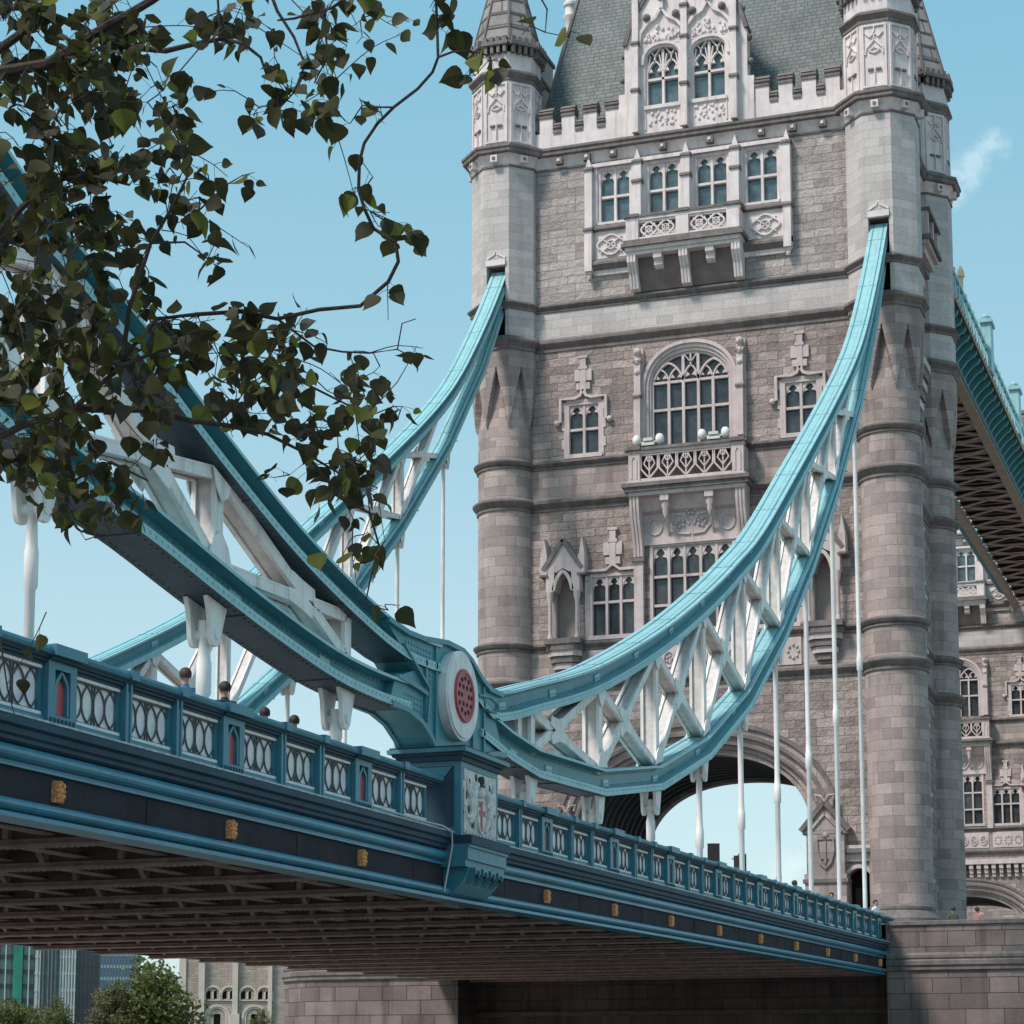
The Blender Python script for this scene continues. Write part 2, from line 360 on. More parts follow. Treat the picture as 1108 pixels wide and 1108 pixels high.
def spandrels(mb, arch, x0, x1, zt, y0, y1, m=0):
    """fill between an arch (left->right points) and the rectangle top zt"""
    k = max(range(len(arch)), key=lambda i: arch[i][1]); cx = arch[k][0]
    for i in range(len(arch)-1):
        a, c = arch[i], arch[i+1]
        if zt - max(a[1], c[1]) < .002 and abs(a[0]-c[0]) < .002: continue
        mb.prism([a, c, (c[0], zt), (a[0], zt)], 'xz', y0, y1, m)
    if arch[0][0]-x0 > .003: mb.prism([(x0, arch[0][1]), arch[0], (arch[0][0], zt), (x0, zt)], 'xz', y0, y1, m)
    if x1-arch[-1][0] > .003: mb.prism([arch[-1], (x1, arch[-1][1]), (x1, zt), (arch[-1][0], zt)], 'xz', y0, y1, m)
def wall_grid(mb, x0, x1, z0, z1, y0, y1, holes, bands, plane='xz'):
    xs = sorted({x0, x1, *[h[i] for h in holes for i in (0, 1) if x0 < h[i] < x1]})
    zs = sorted({z0, z1, *[h[i] for h in holes for i in (2, 3) if z0 < h[i] < z1], *[b_[0] for b_ in bands if z0 < b_[0] < z1]})
    for i in range(len(xs)-1):
        for j in range(len(zs)-1):
            cx, cz = (xs[i]+xs[i+1])/2, (zs[j]+zs[j+1])/2
            if any(h[0] < cx < h[1] and h[2] < cz < h[3] for h in holes): continue
            m = [b_[1] for b_ in bands if b_[0] <= cz][-1]
            if plane == 'xz': mb.box(xs[i], xs[i+1], y0, y1, zs[j], zs[j+1], m)
            else: mb.box(y0, y1, xs[i], xs[i+1], zs[j], zs[j+1], m)
PRN = random.Random(21)
def window(tower, x0, x1, z0, z1, lights, transoms, y=YF, head=.55, frame=STONE, glass=GLASS, mull=.12, cusps=True, curtain=None):
    """traceried stone window: frame mesh with a glass pane as its child"""
    f = MB(); ya, yb = y-.04, y+.28; yg = y+.22
    e = .14
    f.box(x0, x0+e, ya, yb, z0, z1); f.box(x1-e, x1, ya, yb, z0, z1)
    f.box(x0+e, x1-e, ya, yb, z1-e, z1); f.box(x0-.05, x1+.05, ya-.10, yb, z0-.08, z0+.12)
    xi0, xi1, zt, zb = x0+e, x1-e, z1-e, z0+.12
    w = (xi1-xi0)/lights
    ztr = transoms[-1] if transoms else None
    for k in range(1, lights):
        xm = xi0+w*k; f.box(xm-mull/2, xm+mull/2, ya+.05, yb-.02, zb, zt)
    for t in transoms: f.box(xi0, xi1, ya+.07, yb-.03, t-mull/2, t+mull/2)
    for k in range(lights):
        a = xi0+w*k+(mull/2 if k else 0); c = xi0+w*(k+1)-(mull/2 if k < lights-1 else 0)
        ar = gothic(a, c, zt-head, zt-.06)
        spandrels(f, ar, a, c, zt, ya+.09, yb-.04)
        if cusps:   # trefoil points
            cx = (a+c)/2; hw = (c-a)/2
            for sgn in (-1, 1):
                f.prism([(cx+sgn*hw*.98, zt-head*.72), (cx+sgn*hw*.25, zt-head*.60), (cx+sgn*hw*.72, zt-head*.32)], 'xz', ya+.12, yb-.06)
    o = f.build('window', frame, tower)
    g = MB(); zr = [z0]+list(transoms)+[z1]; wl = (x1-x0-.04)/lights
    for k in range(lights):
        for za, zb2 in zip(zr, zr[1:]):
            a = x0+.02+wl*k; e_ = [PRN.uniform(-.022, .022) for q in range(3)]
            g.poly(((a, yg+e_[0], za), (a+wl, yg+e_[1], za), (a+wl, yg+e_[1]+e_[2], zb2), (a, yg+e_[0]+e_[2], zb2)))
    g.build('pane', glass, o)
    return o
OCT = math.pi/8
def oct_r(th, Rc):
    a = (th + OCT) % (math.pi/4) - OCT       # angle from nearest face centre... faces at multiples of 45 deg
    return Rc*math.cos(OCT)/math.cos(a)
def turret(tower, cx, cy, rear=False):
    RC = 1.71
    mats = [ASHLAR, ASHLAR_UP, STONE_W, DARK, STONE]
    t = MB()
    # round shaft
    n = 48
    t.lathe([(1.37, 6.0), (1.37, 33.9)], n, cx, cy, 0, sm=True)
    # broached change from round to octagon
    nz_, na = 60, 256; zA, zB = 33.9, 38.3; rows = []
    zspur0, zspur1 = 34.5, 37.35
    for i in range(nz_+1):
        z = lerp(zA, zB, i/nz_); row = []
        wv = OCT*max(0, min(1, (z-zspur0)/(zspur1-zspur0)))
        for k in range(na):
            th = 2*math.pi*k/na
            dcor = abs(((th-OCT+OCT) % (math.pi/4)) - OCT)   # distance from the nearest corner direction
            bl = max(0, min(1, (z-zspur0)/(zspur1-zspur0)))
            ro = lerp(1.375, oct_r(th, RC), bl**.4)
            rr = ro if dcor < wv or z > zspur1 else lerp(1.37, 1.24, min(1, bl*3))
            row.append(t.v((cx+rr*math.cos(th), cy+rr*math.sin(th), z)))
        rows.append(row)
    for i in range(nz_):
        for k in range(na):
            j = (k+1) % na; r0 = 1.45; u0, u1 = 2*math.pi*k/na*r0, 2*math.pi*(k+1)/na*r0
            z0, z1 = lerp(zA, zB, i/nz_), lerp(zA, zB, (i+1)/nz_)
            t.f((rows[i][k], rows[i][j], rows[i+1][j], rows[i+1][k]), 0, ((u0, z0), (u1, z0), (u1, z1), (u0, z1)))
    # octagonal shaft: upper part, front face left open for the chain slot when this is a front turret
    def octo(z0, z1, Rc, m, skip=()):
        vs0 = [(cx+Rc*math.cos(OCT+k*math.pi/4), cy+Rc*math.sin(OCT+k*math.pi/4)) for k in range(8)]
        for k in range(8):
            if k in skip: continue
            a, c = vs0[k], vs0[(k+1) % 8]; l = 2*Rc*math.sin(OCT)
            t.poly(((*a, z0), (*c, z0), (*c, z1), (*a, z1)), m, ((k*l, z0), (k*l+l, z0), (k*l+l, z1), (k*l, z1)))
    FRONT = 5                                   # face k=5 looks towards -Y
    if rear: octo(38.3, 47.4, RC, 1)
    else:
        octo(38.3, 42.52, RC, 1, (FRONT,)); octo(42.52, 47.4, RC, 1)
        yf = cy-RC*math.cos(OCT); hw = RC*math.sin(OCT); sw = .47
        t.poly(((cx-hw, yf, 38.3), (cx-sw, yf, 38.3), (cx-sw, yf, 42.52), (cx-hw, yf, 42.52)), 1)
        t.poly(((cx+sw, yf, 38.3), (cx+hw, yf, 38.3), (cx+hw, yf, 42.52), (cx+sw, yf, 42.52)), 1)
        t.poly(((cx-sw, yf, 38.3), (cx-sw, yf+1.2, 38.3), (cx-sw, yf+1.2, 42.52), (cx-sw, yf, 42.52)), 4)
        t.poly(((cx+sw, yf, 38.3), (cx+sw, yf+1.2, 38.3), (cx+sw, yf+1.2, 42.52), (cx+sw, yf, 42.52)), 4)
        t.poly(((cx-sw, yf+1.2, 38.3), (cx+sw, yf+1.2, 38.3), (cx+sw, yf+1.2, 42.52), (cx-sw, yf+1.2, 42.52)), 3)
        t.poly(((cx-sw, yf, 42.52), (cx+sw, yf, 42.52), (cx+sw, yf+1.2, 42.52), (cx-sw, yf+1.2, 42.52)), 4)
        t.box(cx-sw-.02, cx+sw+.02, yf-.10, yf+.1, 42.42, 42.70, 2)      # lintel roll
        t.strip([(cx-sw, 42.78), (cx-.25, 42.92), (cx-.08, 43.0), (cx, 43.2), (cx+.08, 43.0), (cx+.25, 42.92), (cx+sw, 42.78)], .09, yf-.05, yf+.02, 'xz', 2)
    octo(48.35, 51.8, 1.66, 2); octo(52.35, 53.2, 1.66, 2)
    tr = t.build('turret', mats, tower, sharp=30)
    # mouldings
    m = MB()
    def rnd(zb, h, ov):
        m.lathe([(1.37, zb-.02), (1.44, zb), (1.44, zb+.18*h), (1.40, zb+.22*h, ), (1.52, zb+.38*h), (1.37+ov, zb+.62*h), (1.37+ov, zb+.76*h), (1.37, zb+h)], 48, cx, cy, 0, sm=True)
    for zb, h, ov in ((21.8, .62, .27), (23.75, .46, .22), (30.49, .62, .27), (32.52, .46, .22)):
        rnd(zb, h, ov); m.build('string_course', [LEDGE], tr, sharp=25); m = MB()
    m.lathe([(1.37, 11.5), (1.45, 11.42), (1.45, 11.3), (1.42, 11.26), (1.62, 10.95), (1.66, 10.9), (1.66, 6)], 48, cx, cy, 0, sm=True)
    m.build('base_moulding', [LEDGE], tr, sharp=25); m = MB()
    def octm(zb, h, ov, R0=RC):
        k = 1/math.cos(OCT)
        m.lathe([(R0-.02, zb-.02), (R0+.06*k, zb), (R0+.06*k, zb+.22*h), (R0+.03*k, zb+.26*h), (R0+ov*.75*k, zb+.5*h), (R0+ov*k, zb+.56*h), (R0+ov*k, zb+.72*h), (R0-.02, zb+h)], 8, cx, cy, 0, OCT)
    for q in ((38.27, .70, .24), (40.25, .46, .20), (51.75, .62, .22, 1.66)): octm(*q); m.build('string_course', [LEDGE], tr); m = MB()
    # top cornice with hollow and paterae
    k = 1/math.cos(OCT)
    m.lathe([(RC-.02, 47.33), (RC+.06, 47.36), (RC+.06, 47.45)], 8, cx, cy, 0, OCT)
    m.lathe([(RC+.02, 47.45), (RC+.10, 47.75), (RC+.25, 47.95)], 8, cx, cy, 1, OCT)
    m.lathe([(RC+.40, 47.95), (RC+.45, 48.0), (RC+.45, 48.15), (RC+.52, 48.2), (RC+.52, 48.32), (RC-.05, 48.5)], 8, cx, cy, 0, OCT)
    m.lathe([(RC+.25, 47.95), (RC+.40, 47.95)], 8, cx, cy, 0, OCT)
    mo = m.build('turret_cornice', [LEDGE, STONE_W], tr, sharp=25)
    p = MB()
    for kf in range(8):
        a = kf*math.pi/4; nx, ny = math.cos(a), math.sin(a); tx, ty = -ny, nx; ap = RC*math.cos(OCT)
        def Q(u, d, z): return (cx+nx*(ap+d)+tx*u, cy+ny*(ap+d)+ty*u, z)
        def bx(u0, u1, d0, d1, z0, z1, mm=0):
            i = [p.v(Q(*q)) for q in ((u0,d1,z0),(u1,d1,z0),(u1,d0,z0),(u0,d0,z0),(u0,d1,z1),(u1,d1,z1),(u1,d0,z1),(u0,d0,z1))]
            for q in ((0,3,2,1),(4,5,6,7),(0,1,5,4),(1,2,6,5),(2,3,7,6),(3,0,4,7)): p.f([i[x] for x in q], mm)
        bx(-.17, .17, .03, .36, 47.52, 47.86, 0)                               # patera
        p.lathe([(0, 0)], 3, 0, 0) if False else None
        bx(-.07, .07, .36, .40, 47.62, 47.76, 1)
        # blind tracery of the upper stage
        d0 = -.06
        for u in (-.52, .52): bx(u-.05, u+.05, d0, .03, 48.6, 51.65)
        for z in (48.62, 51.55): bx(-.47, .47, d0, .028, z, z+.09)
        bx(-.30, -.05, d0, .05, 49.42, 49.52, 1); bx(.05, .30, d0, .05, 49.42, 49.52, 1)
        bx(-.025, .025, d0, .03, 48.72, 49.42); bx(-.025, .025, d0, .03, 50.95, 51.55)
        def rb(pts, w):
            for (a0, z0), (a1, z1) in zip(pts, pts[1:]):
                p.bar(Q(a0, -.02, z0), Q(a1, -.02, z1), w, .10, 0, up=(nx, ny, 0))
        rb([(-.42, 50.2), (-.38, 50.5), (-.2, 50.68), (0, 50.92), (.2, 50.68), (.38, 50.5), (.42, 50.2)], .06)
        rb([(-.26, 50.38), (0, 50.55), (.26, 50.38), (0, 50.26), (-.26, 50.38)], .05)
        rb([(-.4, 51.25), (-.2, 51.02), (0, 51.25), (.2, 51.02), (.4, 51.25)], .05)
        # machicolated crown
        for q in range(4):
            u = -.48+.32*q; bx(u-.08, u+.08, d0, .22, 53.12, 53.52, 2)
        bx(-.66, .66, d0, .3, 53.5, 53.68, 2)
        for q in range(4): u = -.5+.33*q; bx(u-.10, u+.10, d0, .27, 53.68, 53.92, 2)
    p.build('carved_ornament', [STONE_W, LEDGE, LEDGE], tr)
    s = MB()
    s.lathe([(1.86, 53.62), (1.86, 53.7), (1.70, 53.8), (.32, 59.1)], 8, cx, cy, 0, OCT)
    for i in range(6):
        z = 54.6+i*.8; r_ = interp([(53.8, 1.70), (59.1, .32)], z)
        s.lathe([(r_, z-.05), (r_+.05, z-.03), (r_+.05, z+.03), (r_-.02, z+.06)], 8, cx, cy, 1, OCT)
    for kf in range(8):
        a = OCT+kf*math.pi/4
        s.bar((cx+1.72*math.cos(a), cy+1.72*math.sin(a), 53.8), (cx+.33*math.cos(a), cy+.33*math.sin(a), 59.1), .09, .09, 1)
    so = s.build('spire', [SPIRE, LEDGE], tr)
    c = MB(); c.lathe([(.38, 59.0), (.30, 59.3), (.26, 60.3), (.38, 60.45), (.40, 60.6), (.27, 60.75), (.26, 61.1), (.36, 61.2), (.36, 61.35), (.22, 61.5), (.20, 62.6), (.04, 63.8)], 12, cx, cy, 0, sm=True); c.build('finial', STONE_W, so)
    return tr
LEDGES = ((21.8, .62, .27), (23.75, .46, .22), (30.49, .62, .27), (32.52, .46, .22), (38.27, .70, .24), (40.25, .46, .20))
def ledge_profile(zb, h, ov):   # (out, z)
    return [(-.02, zb-.02), (.06, zb), (.06, zb+.2*h), (.03, zb+.24*h), (ov*.75, zb+.45*h), (ov, zb+.55*h), (ov, zb+.74*h), (-.02, zb+h)]
def finial(mb, cx, z0, h, y, m=0):
    """crocketed stone finial rising from a hood mould"""
    w = h*.16
    mb.box(cx-w*.5, cx+w*.5, y-.16, y+.05, z0, z0+h, m)
    mb.box(cx-w*1.5, cx+w*1.5, y-.13, y+.05, z0+h*.30, z0+h*.62, m)
    mb.box(cx-w*1.2, cx-w*.4, y-.15, y+.05, z0+h*.06, z0+h*.24, m); mb.box(cx+w*.4, cx+w*1.2, y-.15, y+.05, z0+h*.06, z0+h*.24, m)
    mb.box(cx-w*.8, cx+w*.8, y-.19, y+.05, z0+h*.93, z0+h, m)
    mb.box(cx-w*.75, cx+w*.75, y-.18, y+.05, z0+h*.62, z0+h*.70, m)
def buttress_shaft(mb, cx, w, z0, z1, y, offs, m=0):
    """slim stepped buttress with weathered set-offs and a pinnacle top"""
    zs = [z0]+list(offs)+[z1]; d = .42
    for i in range(len(zs)-1):
        mb.box(cx-w/2, cx+w/2, y-d, y+.05, zs[i], zs[i+1]-.12, m)
        mb.prism([(y-d-.08, zs[i+1]-.12), (y-d-.08, zs[i+1]-.04), (y-d+.09, zs[i+1]+.10), (y+.05, zs[i+1]+.10), (y+.05, zs[i+1]-.12)], 'yz', cx-w/2-.05, cx+w/2+.05, 1)
        d -= .08
    mb.prism([(cx-w*.4, z1+.1), (cx+w*.4, z1+.1), (cx, z1+.62)], 'xz', y-d, y+.03, m)
def quatrefoil_panel(mb, x0, x1, z0, z1, y, m=0, back=None):
    """pierced quatrefoil tracery between x0 and x1"""
    w = x1-x0; h = z1-z0; cz = (z0+z1)/2; n = max(1, round(w/(h*1.25)))
    for k in range(n):
        cx = x0+w*(k+.5)/n; hw = w/n/2*.96; hh = h*.48
        dia = [(cx-hw, cz), (cx, cz+hh), (cx+hw, cz), (cx, cz-hh)]
        mb.strip([(cx+hw*math.cos(a)*(.9+.1*math.cos(4*a)), cz+hh*math.sin(a)*(.9+.1*math.cos(4*a))) for a in [i*math.pi/10 for i in range(20)]], .075, y, y+.12, 'xz', m, True)
        mb.strip([(cx-hw*.75, cz-hh*.75), (cx, cz), (cx+hw*.75, cz+hh*.75)], .055, y+.01, y+.11, 'xz', m)
        mb.strip([(cx-hw*.75, cz+hh*.75), (cx, cz), (cx+hw*.75, cz-hh*.75)], .055, y+.01, y+.11, 'xz', m)
        r = min(hw, hh)*.42
        mb.strip([(cx+r*math.cos(i*math.pi/6), cz+r*math.sin(i*math.pi/6)) for i in range(12)], .05, y-.005, y+.115, 'xz', m, True)

def build_tower():
    T = thing('bridge_tower', 'nearer stone bridge tower with its two chains entering slots in the front turrets', 'tower')
    # ---------------- walls
    MW = [ROUGH, ASHLAR, ROUGH_UP, ASHLAR_UP, STONE_W, DARK]
    bands = [(0, 0), (21.9, 1), (23.8, 0), (30.6, 1), (32.6, 0), (38.4, 3), (40.35, 2), (47.3, 3)]
    holes = [(-4.62, 4.62, 41.75, 47.3), (-2.25, 2.25, 33.2, 38.05), (-6.05, -4.33, 33.02, 35.68), (4.33, 6.05, 33.02, 35.68),
             (-2.02, 2.02, 24.3, 28.5), (-4.95, -2.62, 24.25, 27.3), (2.62, 4.95, 24.25, 27.3),
             (-6.78, -5.42, 24.25, 27.75), (5.42, 6.78, 24.25, 27.75), (-6.6, 6.6, 5, 20.05), (6.62, 8.1, 5, 13.4), (-8.1, -6.62, 5, 13.4)]
    w = MB()
    wall_grid(w, -8.3, 8.3, 6, 47.4, YF, YF+.8, holes, bands)
    wall_grid(w, -8.3, 8.3, 6, 47.4, TD-.5, TD+.3, [(-6.6, 6.6, 5, 20.05)], bands)
    for sx in (-1, 1):
        xa, xb = sorted((sx*8.75, sx*9.45)); wall_grid(w, .8, TD-.8, 6, 47.4, xa, xb, [], bands, 'yz')
    # spandrels over the great arch, front and back
    for y0, y1 in ((YF, YF+.8), (TD-.5, TD+.3)):
        A = arch_pts(6.55, 14.8, 19.98, 2.3, 40)
        spandrels(w, A, -6.6, 6.6, 20.05, y0, y1, 0)
    w.box(-6.6, -5.3, YF, YF+.8, 6, 14.8, 1); w.box(5.3, 6.6, YF, YF+.8, 6, 14.8, 1)
    w.box(-6.6, -5.3, TD-.5, TD+.3, 6, 14.8, 1); w.box(5.3, 6.6, TD-.5, TD+.3, 6, 14.8, 1)
    # parapet wall above the cornice with battlements
    w.box(-8.0, 8.0, YF-.12, YF+.35, 48.35, 49.25, 4)
    w.build('wall', MW, T)
    par = MB()
    for sx in (-1, 1):
        x = 3.35
        seq = [('m', 1.0)] + [('c', .72), ('m', 1.15)]*2
        xs = 3.33
        for kind, ln in (('m', .66), ('c', .45))*3 + (('m', .66),):
            a, c = sorted((sx*xs, sx*(xs+ln)))
            if kind == 'm':
                par.box(a, c, YF-.12, YF+.35, 49.25, 50.0, 0)
                par.box(a-.02, c+.02, YF-.18, YF+.40, 50.0, 50.12, 1)
                par.prism([(YF-.12, 50.12), (YF-.22, 50.2), (YF-.22, 50.27), (YF-.12, 50.36), (YF+.35, 50.36), (YF+.45, 50.25), (YF+.35, 50.12)], 'yz', a-.04, c+.04, 1)
                par.prism([(YF-.2, 50.36), (YF+.45, 50.36), (YF+.18, 50.58), (YF+.05, 50.58)], 'yz', a-.04, c+.04, 1)
            else:
                par.box(a+.03, c-.03, YF-.18, YF+.40, 49.16, 49.28, 1); par.box(a+.03, c-.03, YF-.12, YF+.35, 49.28, 49.36, 0)
                par.prism([(YF-.12, 49.36), (YF-.22, 49.44), (YF-.22, 49.5), (YF-.12, 49.58), (YF+.35, 49.58), (YF+.42, 49.46), (YF+.35, 49.36)], 'yz', a+.03, c-.03, 1)
                par.prism([(YF-.2, 49.58), (YF+.42, 49.58), (YF+.2, 49.76), (YF-.02, 49.76)], 'yz', a+.03, c-.03, 1)
            xs += ln
            par.build('merlon' if kind == 'm' else 'crenel', [STONE_W, LEDGE], T); par = MB()
    # ---------------- ledges on the four walls
    L = MB()
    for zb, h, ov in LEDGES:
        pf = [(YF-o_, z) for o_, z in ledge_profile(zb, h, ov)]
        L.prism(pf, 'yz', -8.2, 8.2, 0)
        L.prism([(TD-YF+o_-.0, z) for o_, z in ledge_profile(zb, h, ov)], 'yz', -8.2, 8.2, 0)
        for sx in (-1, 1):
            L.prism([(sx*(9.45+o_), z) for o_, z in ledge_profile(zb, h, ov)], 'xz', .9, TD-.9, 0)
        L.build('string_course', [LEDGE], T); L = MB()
    # main cornice
    def cornice(prism, base, sgn, plane, a, c):
        P = lambda o_, z: (base+sgn*o_, z)
        L.prism([P(-.02, 47.33), P(.07, 47.36), P(.07, 47.45), P(-.02, 47.45)], plane, a, c, 0)
        L.prism([P(-.02, 47.45), P(.03, 47.45), P(.12, 47.75), P(.26, 47.95), P(-.02, 47.95)], plane, a, c, 1)
        L.prism([P(-.02, 47.95), P(.40, 47.95), P(.45, 48.0), P(.45, 48.15), P(.52, 48.2), P(.52, 48.32), P(-.02, 48.5)], plane, a, c, 0)
    cornice(L, YF, -1, 'yz', -8.2, 8.2); cornice(L, TD-YF, 1, 'yz', -8.2, 8.2)
    for sx in (-1, 1): cornice(L, sx*9.45, sx, 'xz', .9, TD-.9)
    for x in (-6.3, -4.9, -3.6, -1.15, 1.15, 3.6, 5.1, 6.5):
        L.box(x-.17, x+.17, YF-.36, YF-.02, 47.54, 47.88, 0); L.box(x-.07, x+.07, YF-.40, YF-.36, 47.64, 47.78, 1)
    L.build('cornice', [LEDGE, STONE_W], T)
    # ---------------- turrets
    for sx in (-1, 1):
        turret(T, sx*TX, 0); turret(T, sx*TX, TD, True)
    # ---------------- roof
    r = MB()
    bx0, by0, by1, z0, z1 = 8.0, .6, 9.5, 48.6, 59.5
    tx, tya, tyb = 6.6, 4.5, 5.6
    lo = [(-bx0, by0, z0), (bx0, by0, z0), (bx0, by1, z0), (-bx0, by1, z0)]; hi = [(-tx, tya, z1), (tx, tya, z1), (tx, tyb, z1), (-tx, tyb, z1)]
    for k in range(4): r.poly((lo[k], lo[(k+1) % 4], hi[(k+1) % 4], hi[k]))
    r.poly(hi)
    ro = r.build('roof', SLATE, T)
    rc = MB()
    for k in range(4): rc.bar(lo[k], hi[k], .18, .12, 0)
    rc.box(-tx-.1, tx+.1, tya-.1, tyb+.1, z1, z1+.3)
    rc.build('hip_roll', LEDGE, ro)
    # ---------------- dormer gable
    d = MB(); yd = YF-.2
    hs_ = [(-1.98, -.28, 49.72, 52.85), (.28, 1.98, 49.72, 52.85)]
    wall_grid(d, -3.3, 3.3, 48.4, 52.95, yd, yd+.6, [(-3.4, -3.0, 50.6, 54), (3.0, 3.4, 50.6, 54)]+hs_, [(0, 0)])
    for sx in (-1, 1):
        pts = [(sx*2.98, 52.95), (sx*2.62, 54.2), (sx*2.0, 55.2), (sx*.6, 57.9), (0, 58.7), (0, 52.95)]
        d.prism(pts if sx > 0 else pts[::-1], 'xz', yd, yd+.6, 0)
        cx_ = sx*1.13
        A = arch_pts(.85, 52.0, 52.72, 2.4, 16, cx_)
        spandrels(d, A, cx_-.85, cx_+.85, 52.85, yd+.02, yd+.5, 0)
        d.strip(arch_pts(.98, 51.9, 52.9, 2.4, 18, cx_), .14, yd-.10, yd+.05, 'xz', 0)
        # carved ogee hood over each window
        og = [(cx_-1.12, 52.9), (cx_-1.05, 53.5), (cx_-.7, 53.95), (cx_-.28, 54.2), (cx_, 54.62), (cx_+.28, 54.2), (cx_+.7, 53.95), (cx_+1.05, 53.5), (cx_+1.12, 52.9)]
        d.strip(og, .15, yd-.16, yd+.04, 'xz', 0)
        for q in (-.7, .7):
            d.sphere((cx_+q*1.02, yd-.14, 54.22), .20, 1, 8, 6)
        d.box(cx_-.1, cx_+.1, yd-.2, yd, 54.6, 55.3, 0); d.sphere((cx_, yd-.16, 55.15), .2, 1, 8, 6)
        rnd_ = random.Random(7+sx)
        for q in range(34):
            a = rnd_.uniform(-.85, .85); zc_ = 53.0+rnd_.random()*(.95-abs(a)*.7)
            d.sphere((cx_+a, yd-.02, zc_), rnd_.uniform(.05, .12), 0, 6, 4)
        for q in range(26):
            d.sphere((cx_+rnd_.uniform(-.72, .72), yd-.01, rnd_.uniform(48.75, 49.45)), rnd_.uniform(.05, .10), 0, 6, 4)
        d.strip([(cx_-.85, 48.62), (cx_-.85, 49.6), (cx_+.85, 49.6), (cx_+.85, 48.62)], .07, yd-.05, yd+.03, 'xz', 0)
        # crockets on the shoulder
        for (x, z) in ((3.12, 51.4), (3.05, 52.6), (2.75, 54.1)): d.sphere((sx*x, yd+.2, z), .17, 1, 8, 5)
        d.strip([(sx*2.98, 53.0), (sx*2.62, 54.2), (sx*2.0, 55.2), (sx*.6, 57.9), (0, 58.7)], .2, yd-.12, yd+.66, 'xz', 1)
    for cx_ in (-2.4, 0, 2.4):
        buttress_shaft(d, cx_, .30, 48.45, 55.6 if cx_ else 54.6, yd, (50.6, 53.0))
    do = d.build('dormer_gable', [STONE_W, LEDGE], T)
    for sx in (-1, 1):
        cx_ = sx*1.13
        f = MB(); y0, y1 = yd+.12, yd+.36
        x0, x1, zb, zt = cx_-.85, cx_+.85, 49.72, 52.85
        f.box(x0-.03, x1+.03, yd-.12, y1, zb-.1, zb+.08)
        f.box(x0, x0+.1, y0-.03, y1, zb, zt); f.box(x1-.1, x1, y0-.03, y1, zb, zt)
        f.box(cx_-.06, cx_+.06, y0, y1, zb, zt-.2); f.box(x0, x1, y0, y1, 51.12, 51.24)
        for h in (-1, 1):
            a, c = sorted((cx_+h*.06, cx_+h*.75)); m_ = (a+c)/2
            ar = gothic(a, c, 51.55, 52.1); f.strip(ar, .07, y0, y1-.03, 'xz')
            f.strip([(m_, 52.05), (m_, 52.35), (a+.05, 52.75)], .06, y0, y1-.03, 'xz'); f.strip([(m_, 52.35), (c-.05, 52.75)], .06, y0, y1-.03, 'xz')
            f.strip([(a+.02, 51.8), (a+.12, 52.4)], .05, y0, y1-.04, 'xz'); f.strip([(c-.02, 51.8), (c-.12, 52.4)], .05, y0, y1-.04, 'xz')
            for q in (a+.14, c-.14): f.prism([(q-.1, 51.58), (q+.1, 51.58), (q, 51.78)], 'xz', y0+.03, y1-.05)
        wo = f.build('window', STONE_W, do)
        g = MB(); g.poly(((x0, yd+.33, zb), (x1, yd+.33, zb), (x1, yd+.33, zt), (x0, yd+.33, zt))); g.build('pane', GLASS, wo)
    # ---------------- upper bay of four windows with balcony
    bay = MB(); yb = YF-.16
    wx = ((-4.42, -2.72), (-2.02, -.32), (.32, 2.02), (2.72, 4.42))
    wall_grid(bay, -4.62, 4.62, 41.75, 47.3, yb, YF+.5, [(a, c, 44.25, 47.12) for a, c in wx], [(0, 0)])
    bay.box(-4.75, 4.75, yb-.10, yb+.05, 47.12, 47.3)
    for x in (-4.8, 4.8): buttress_shaft(bay, x, .36, 41.9, 47.05, yb+.08, (44.0,))
    for x in (-2.37, 0, 2.37): buttress_shaft(bay, x, .40, 43.9, 47.1, yb+.05, (46.1,))
    bay.prism([(yb-.22, 43.95), (yb-.22, 44.05), (yb-.02, 44.2), (yb+.1, 44.2), (yb+.1, 43.9)], 'yz', -4.7, 4.7, 1)
    bay.prism([(yb-.28, 42.2), (yb-.28, 42.32), (yb-.1, 42.5), (yb+.1, 42.5), (yb+.1, 42.0), (yb-.08, 42.0)], 'yz', -4.98, 4.98, 1)
    for sx in (-1, 1):
        a, c = sorted((sx*2.9, sx*4.55))
        bay.box(a, c, yb-.03, yb+.03, 42.55, 43.85); quatrefoil_panel(bay, a+.1, c-.1, 42.65, 43.7, yb-.13)
        for z, rr in ((42.05, .22), (41.85, .17), (41.65, .12)): bay.lathe([(rr*.6, z-.12), (rr, z), (rr*.9, z+.12)], 10, sx*4.8, yb-.1, 0)
    bo = bay.build('window_bay', [STONE_W, LEDGE], T)
    for a, c in wx: window(bo, a, c, 44.25, 47.12, 2, (45.65,), YF-.02, .62, STONE_W, GLASS)
    B = MB(); x0, x1, y0, y1 = -2.72, 2.72, -1.45, YF-.1
    B.box(x0-.10, x1+.10, y0-.10, y1, 42.70, 42.86, 1); B.box(x0-.2, x1+.2, y0-.2, y1, 42.52, 42.70, 1); B.box(x0-.05, x1+.05, y0-.05, y1, 42.34, 42.52, 0)
    B.box(x0, x1, y0+.06, y1, 42.18, 42.34, 0)
    B.box(x0-.10, x1+.10, y0-.10, y0+.26, 43.95, 44.07, 1); B.box(x0-.04, x1+.04, y0-.04, y0+.22, 43.80, 43.95, 0)
    for x in (x0+.3, 0, x1-.3):
        B.box(x-.30, x+.30, y0-.03, y0+.20, 42.86, 43.82, 0); B.box(x-.34, x+.34, y0-.13, y0+.24, 43.97, 44.12, 1)
    for a, c in ((x0+.6, -.3), (.3, x1-.6)):
        B.box(a, c, y0+.02, y0+.16, 42.86, 42.98, 0); B.box(a, c, y0+.02, y0+.16, 43.70, 43.8, 0)
        quatrefoil_panel(B, a+.1, c-.1, 42.96, 43.72, y0+.03)
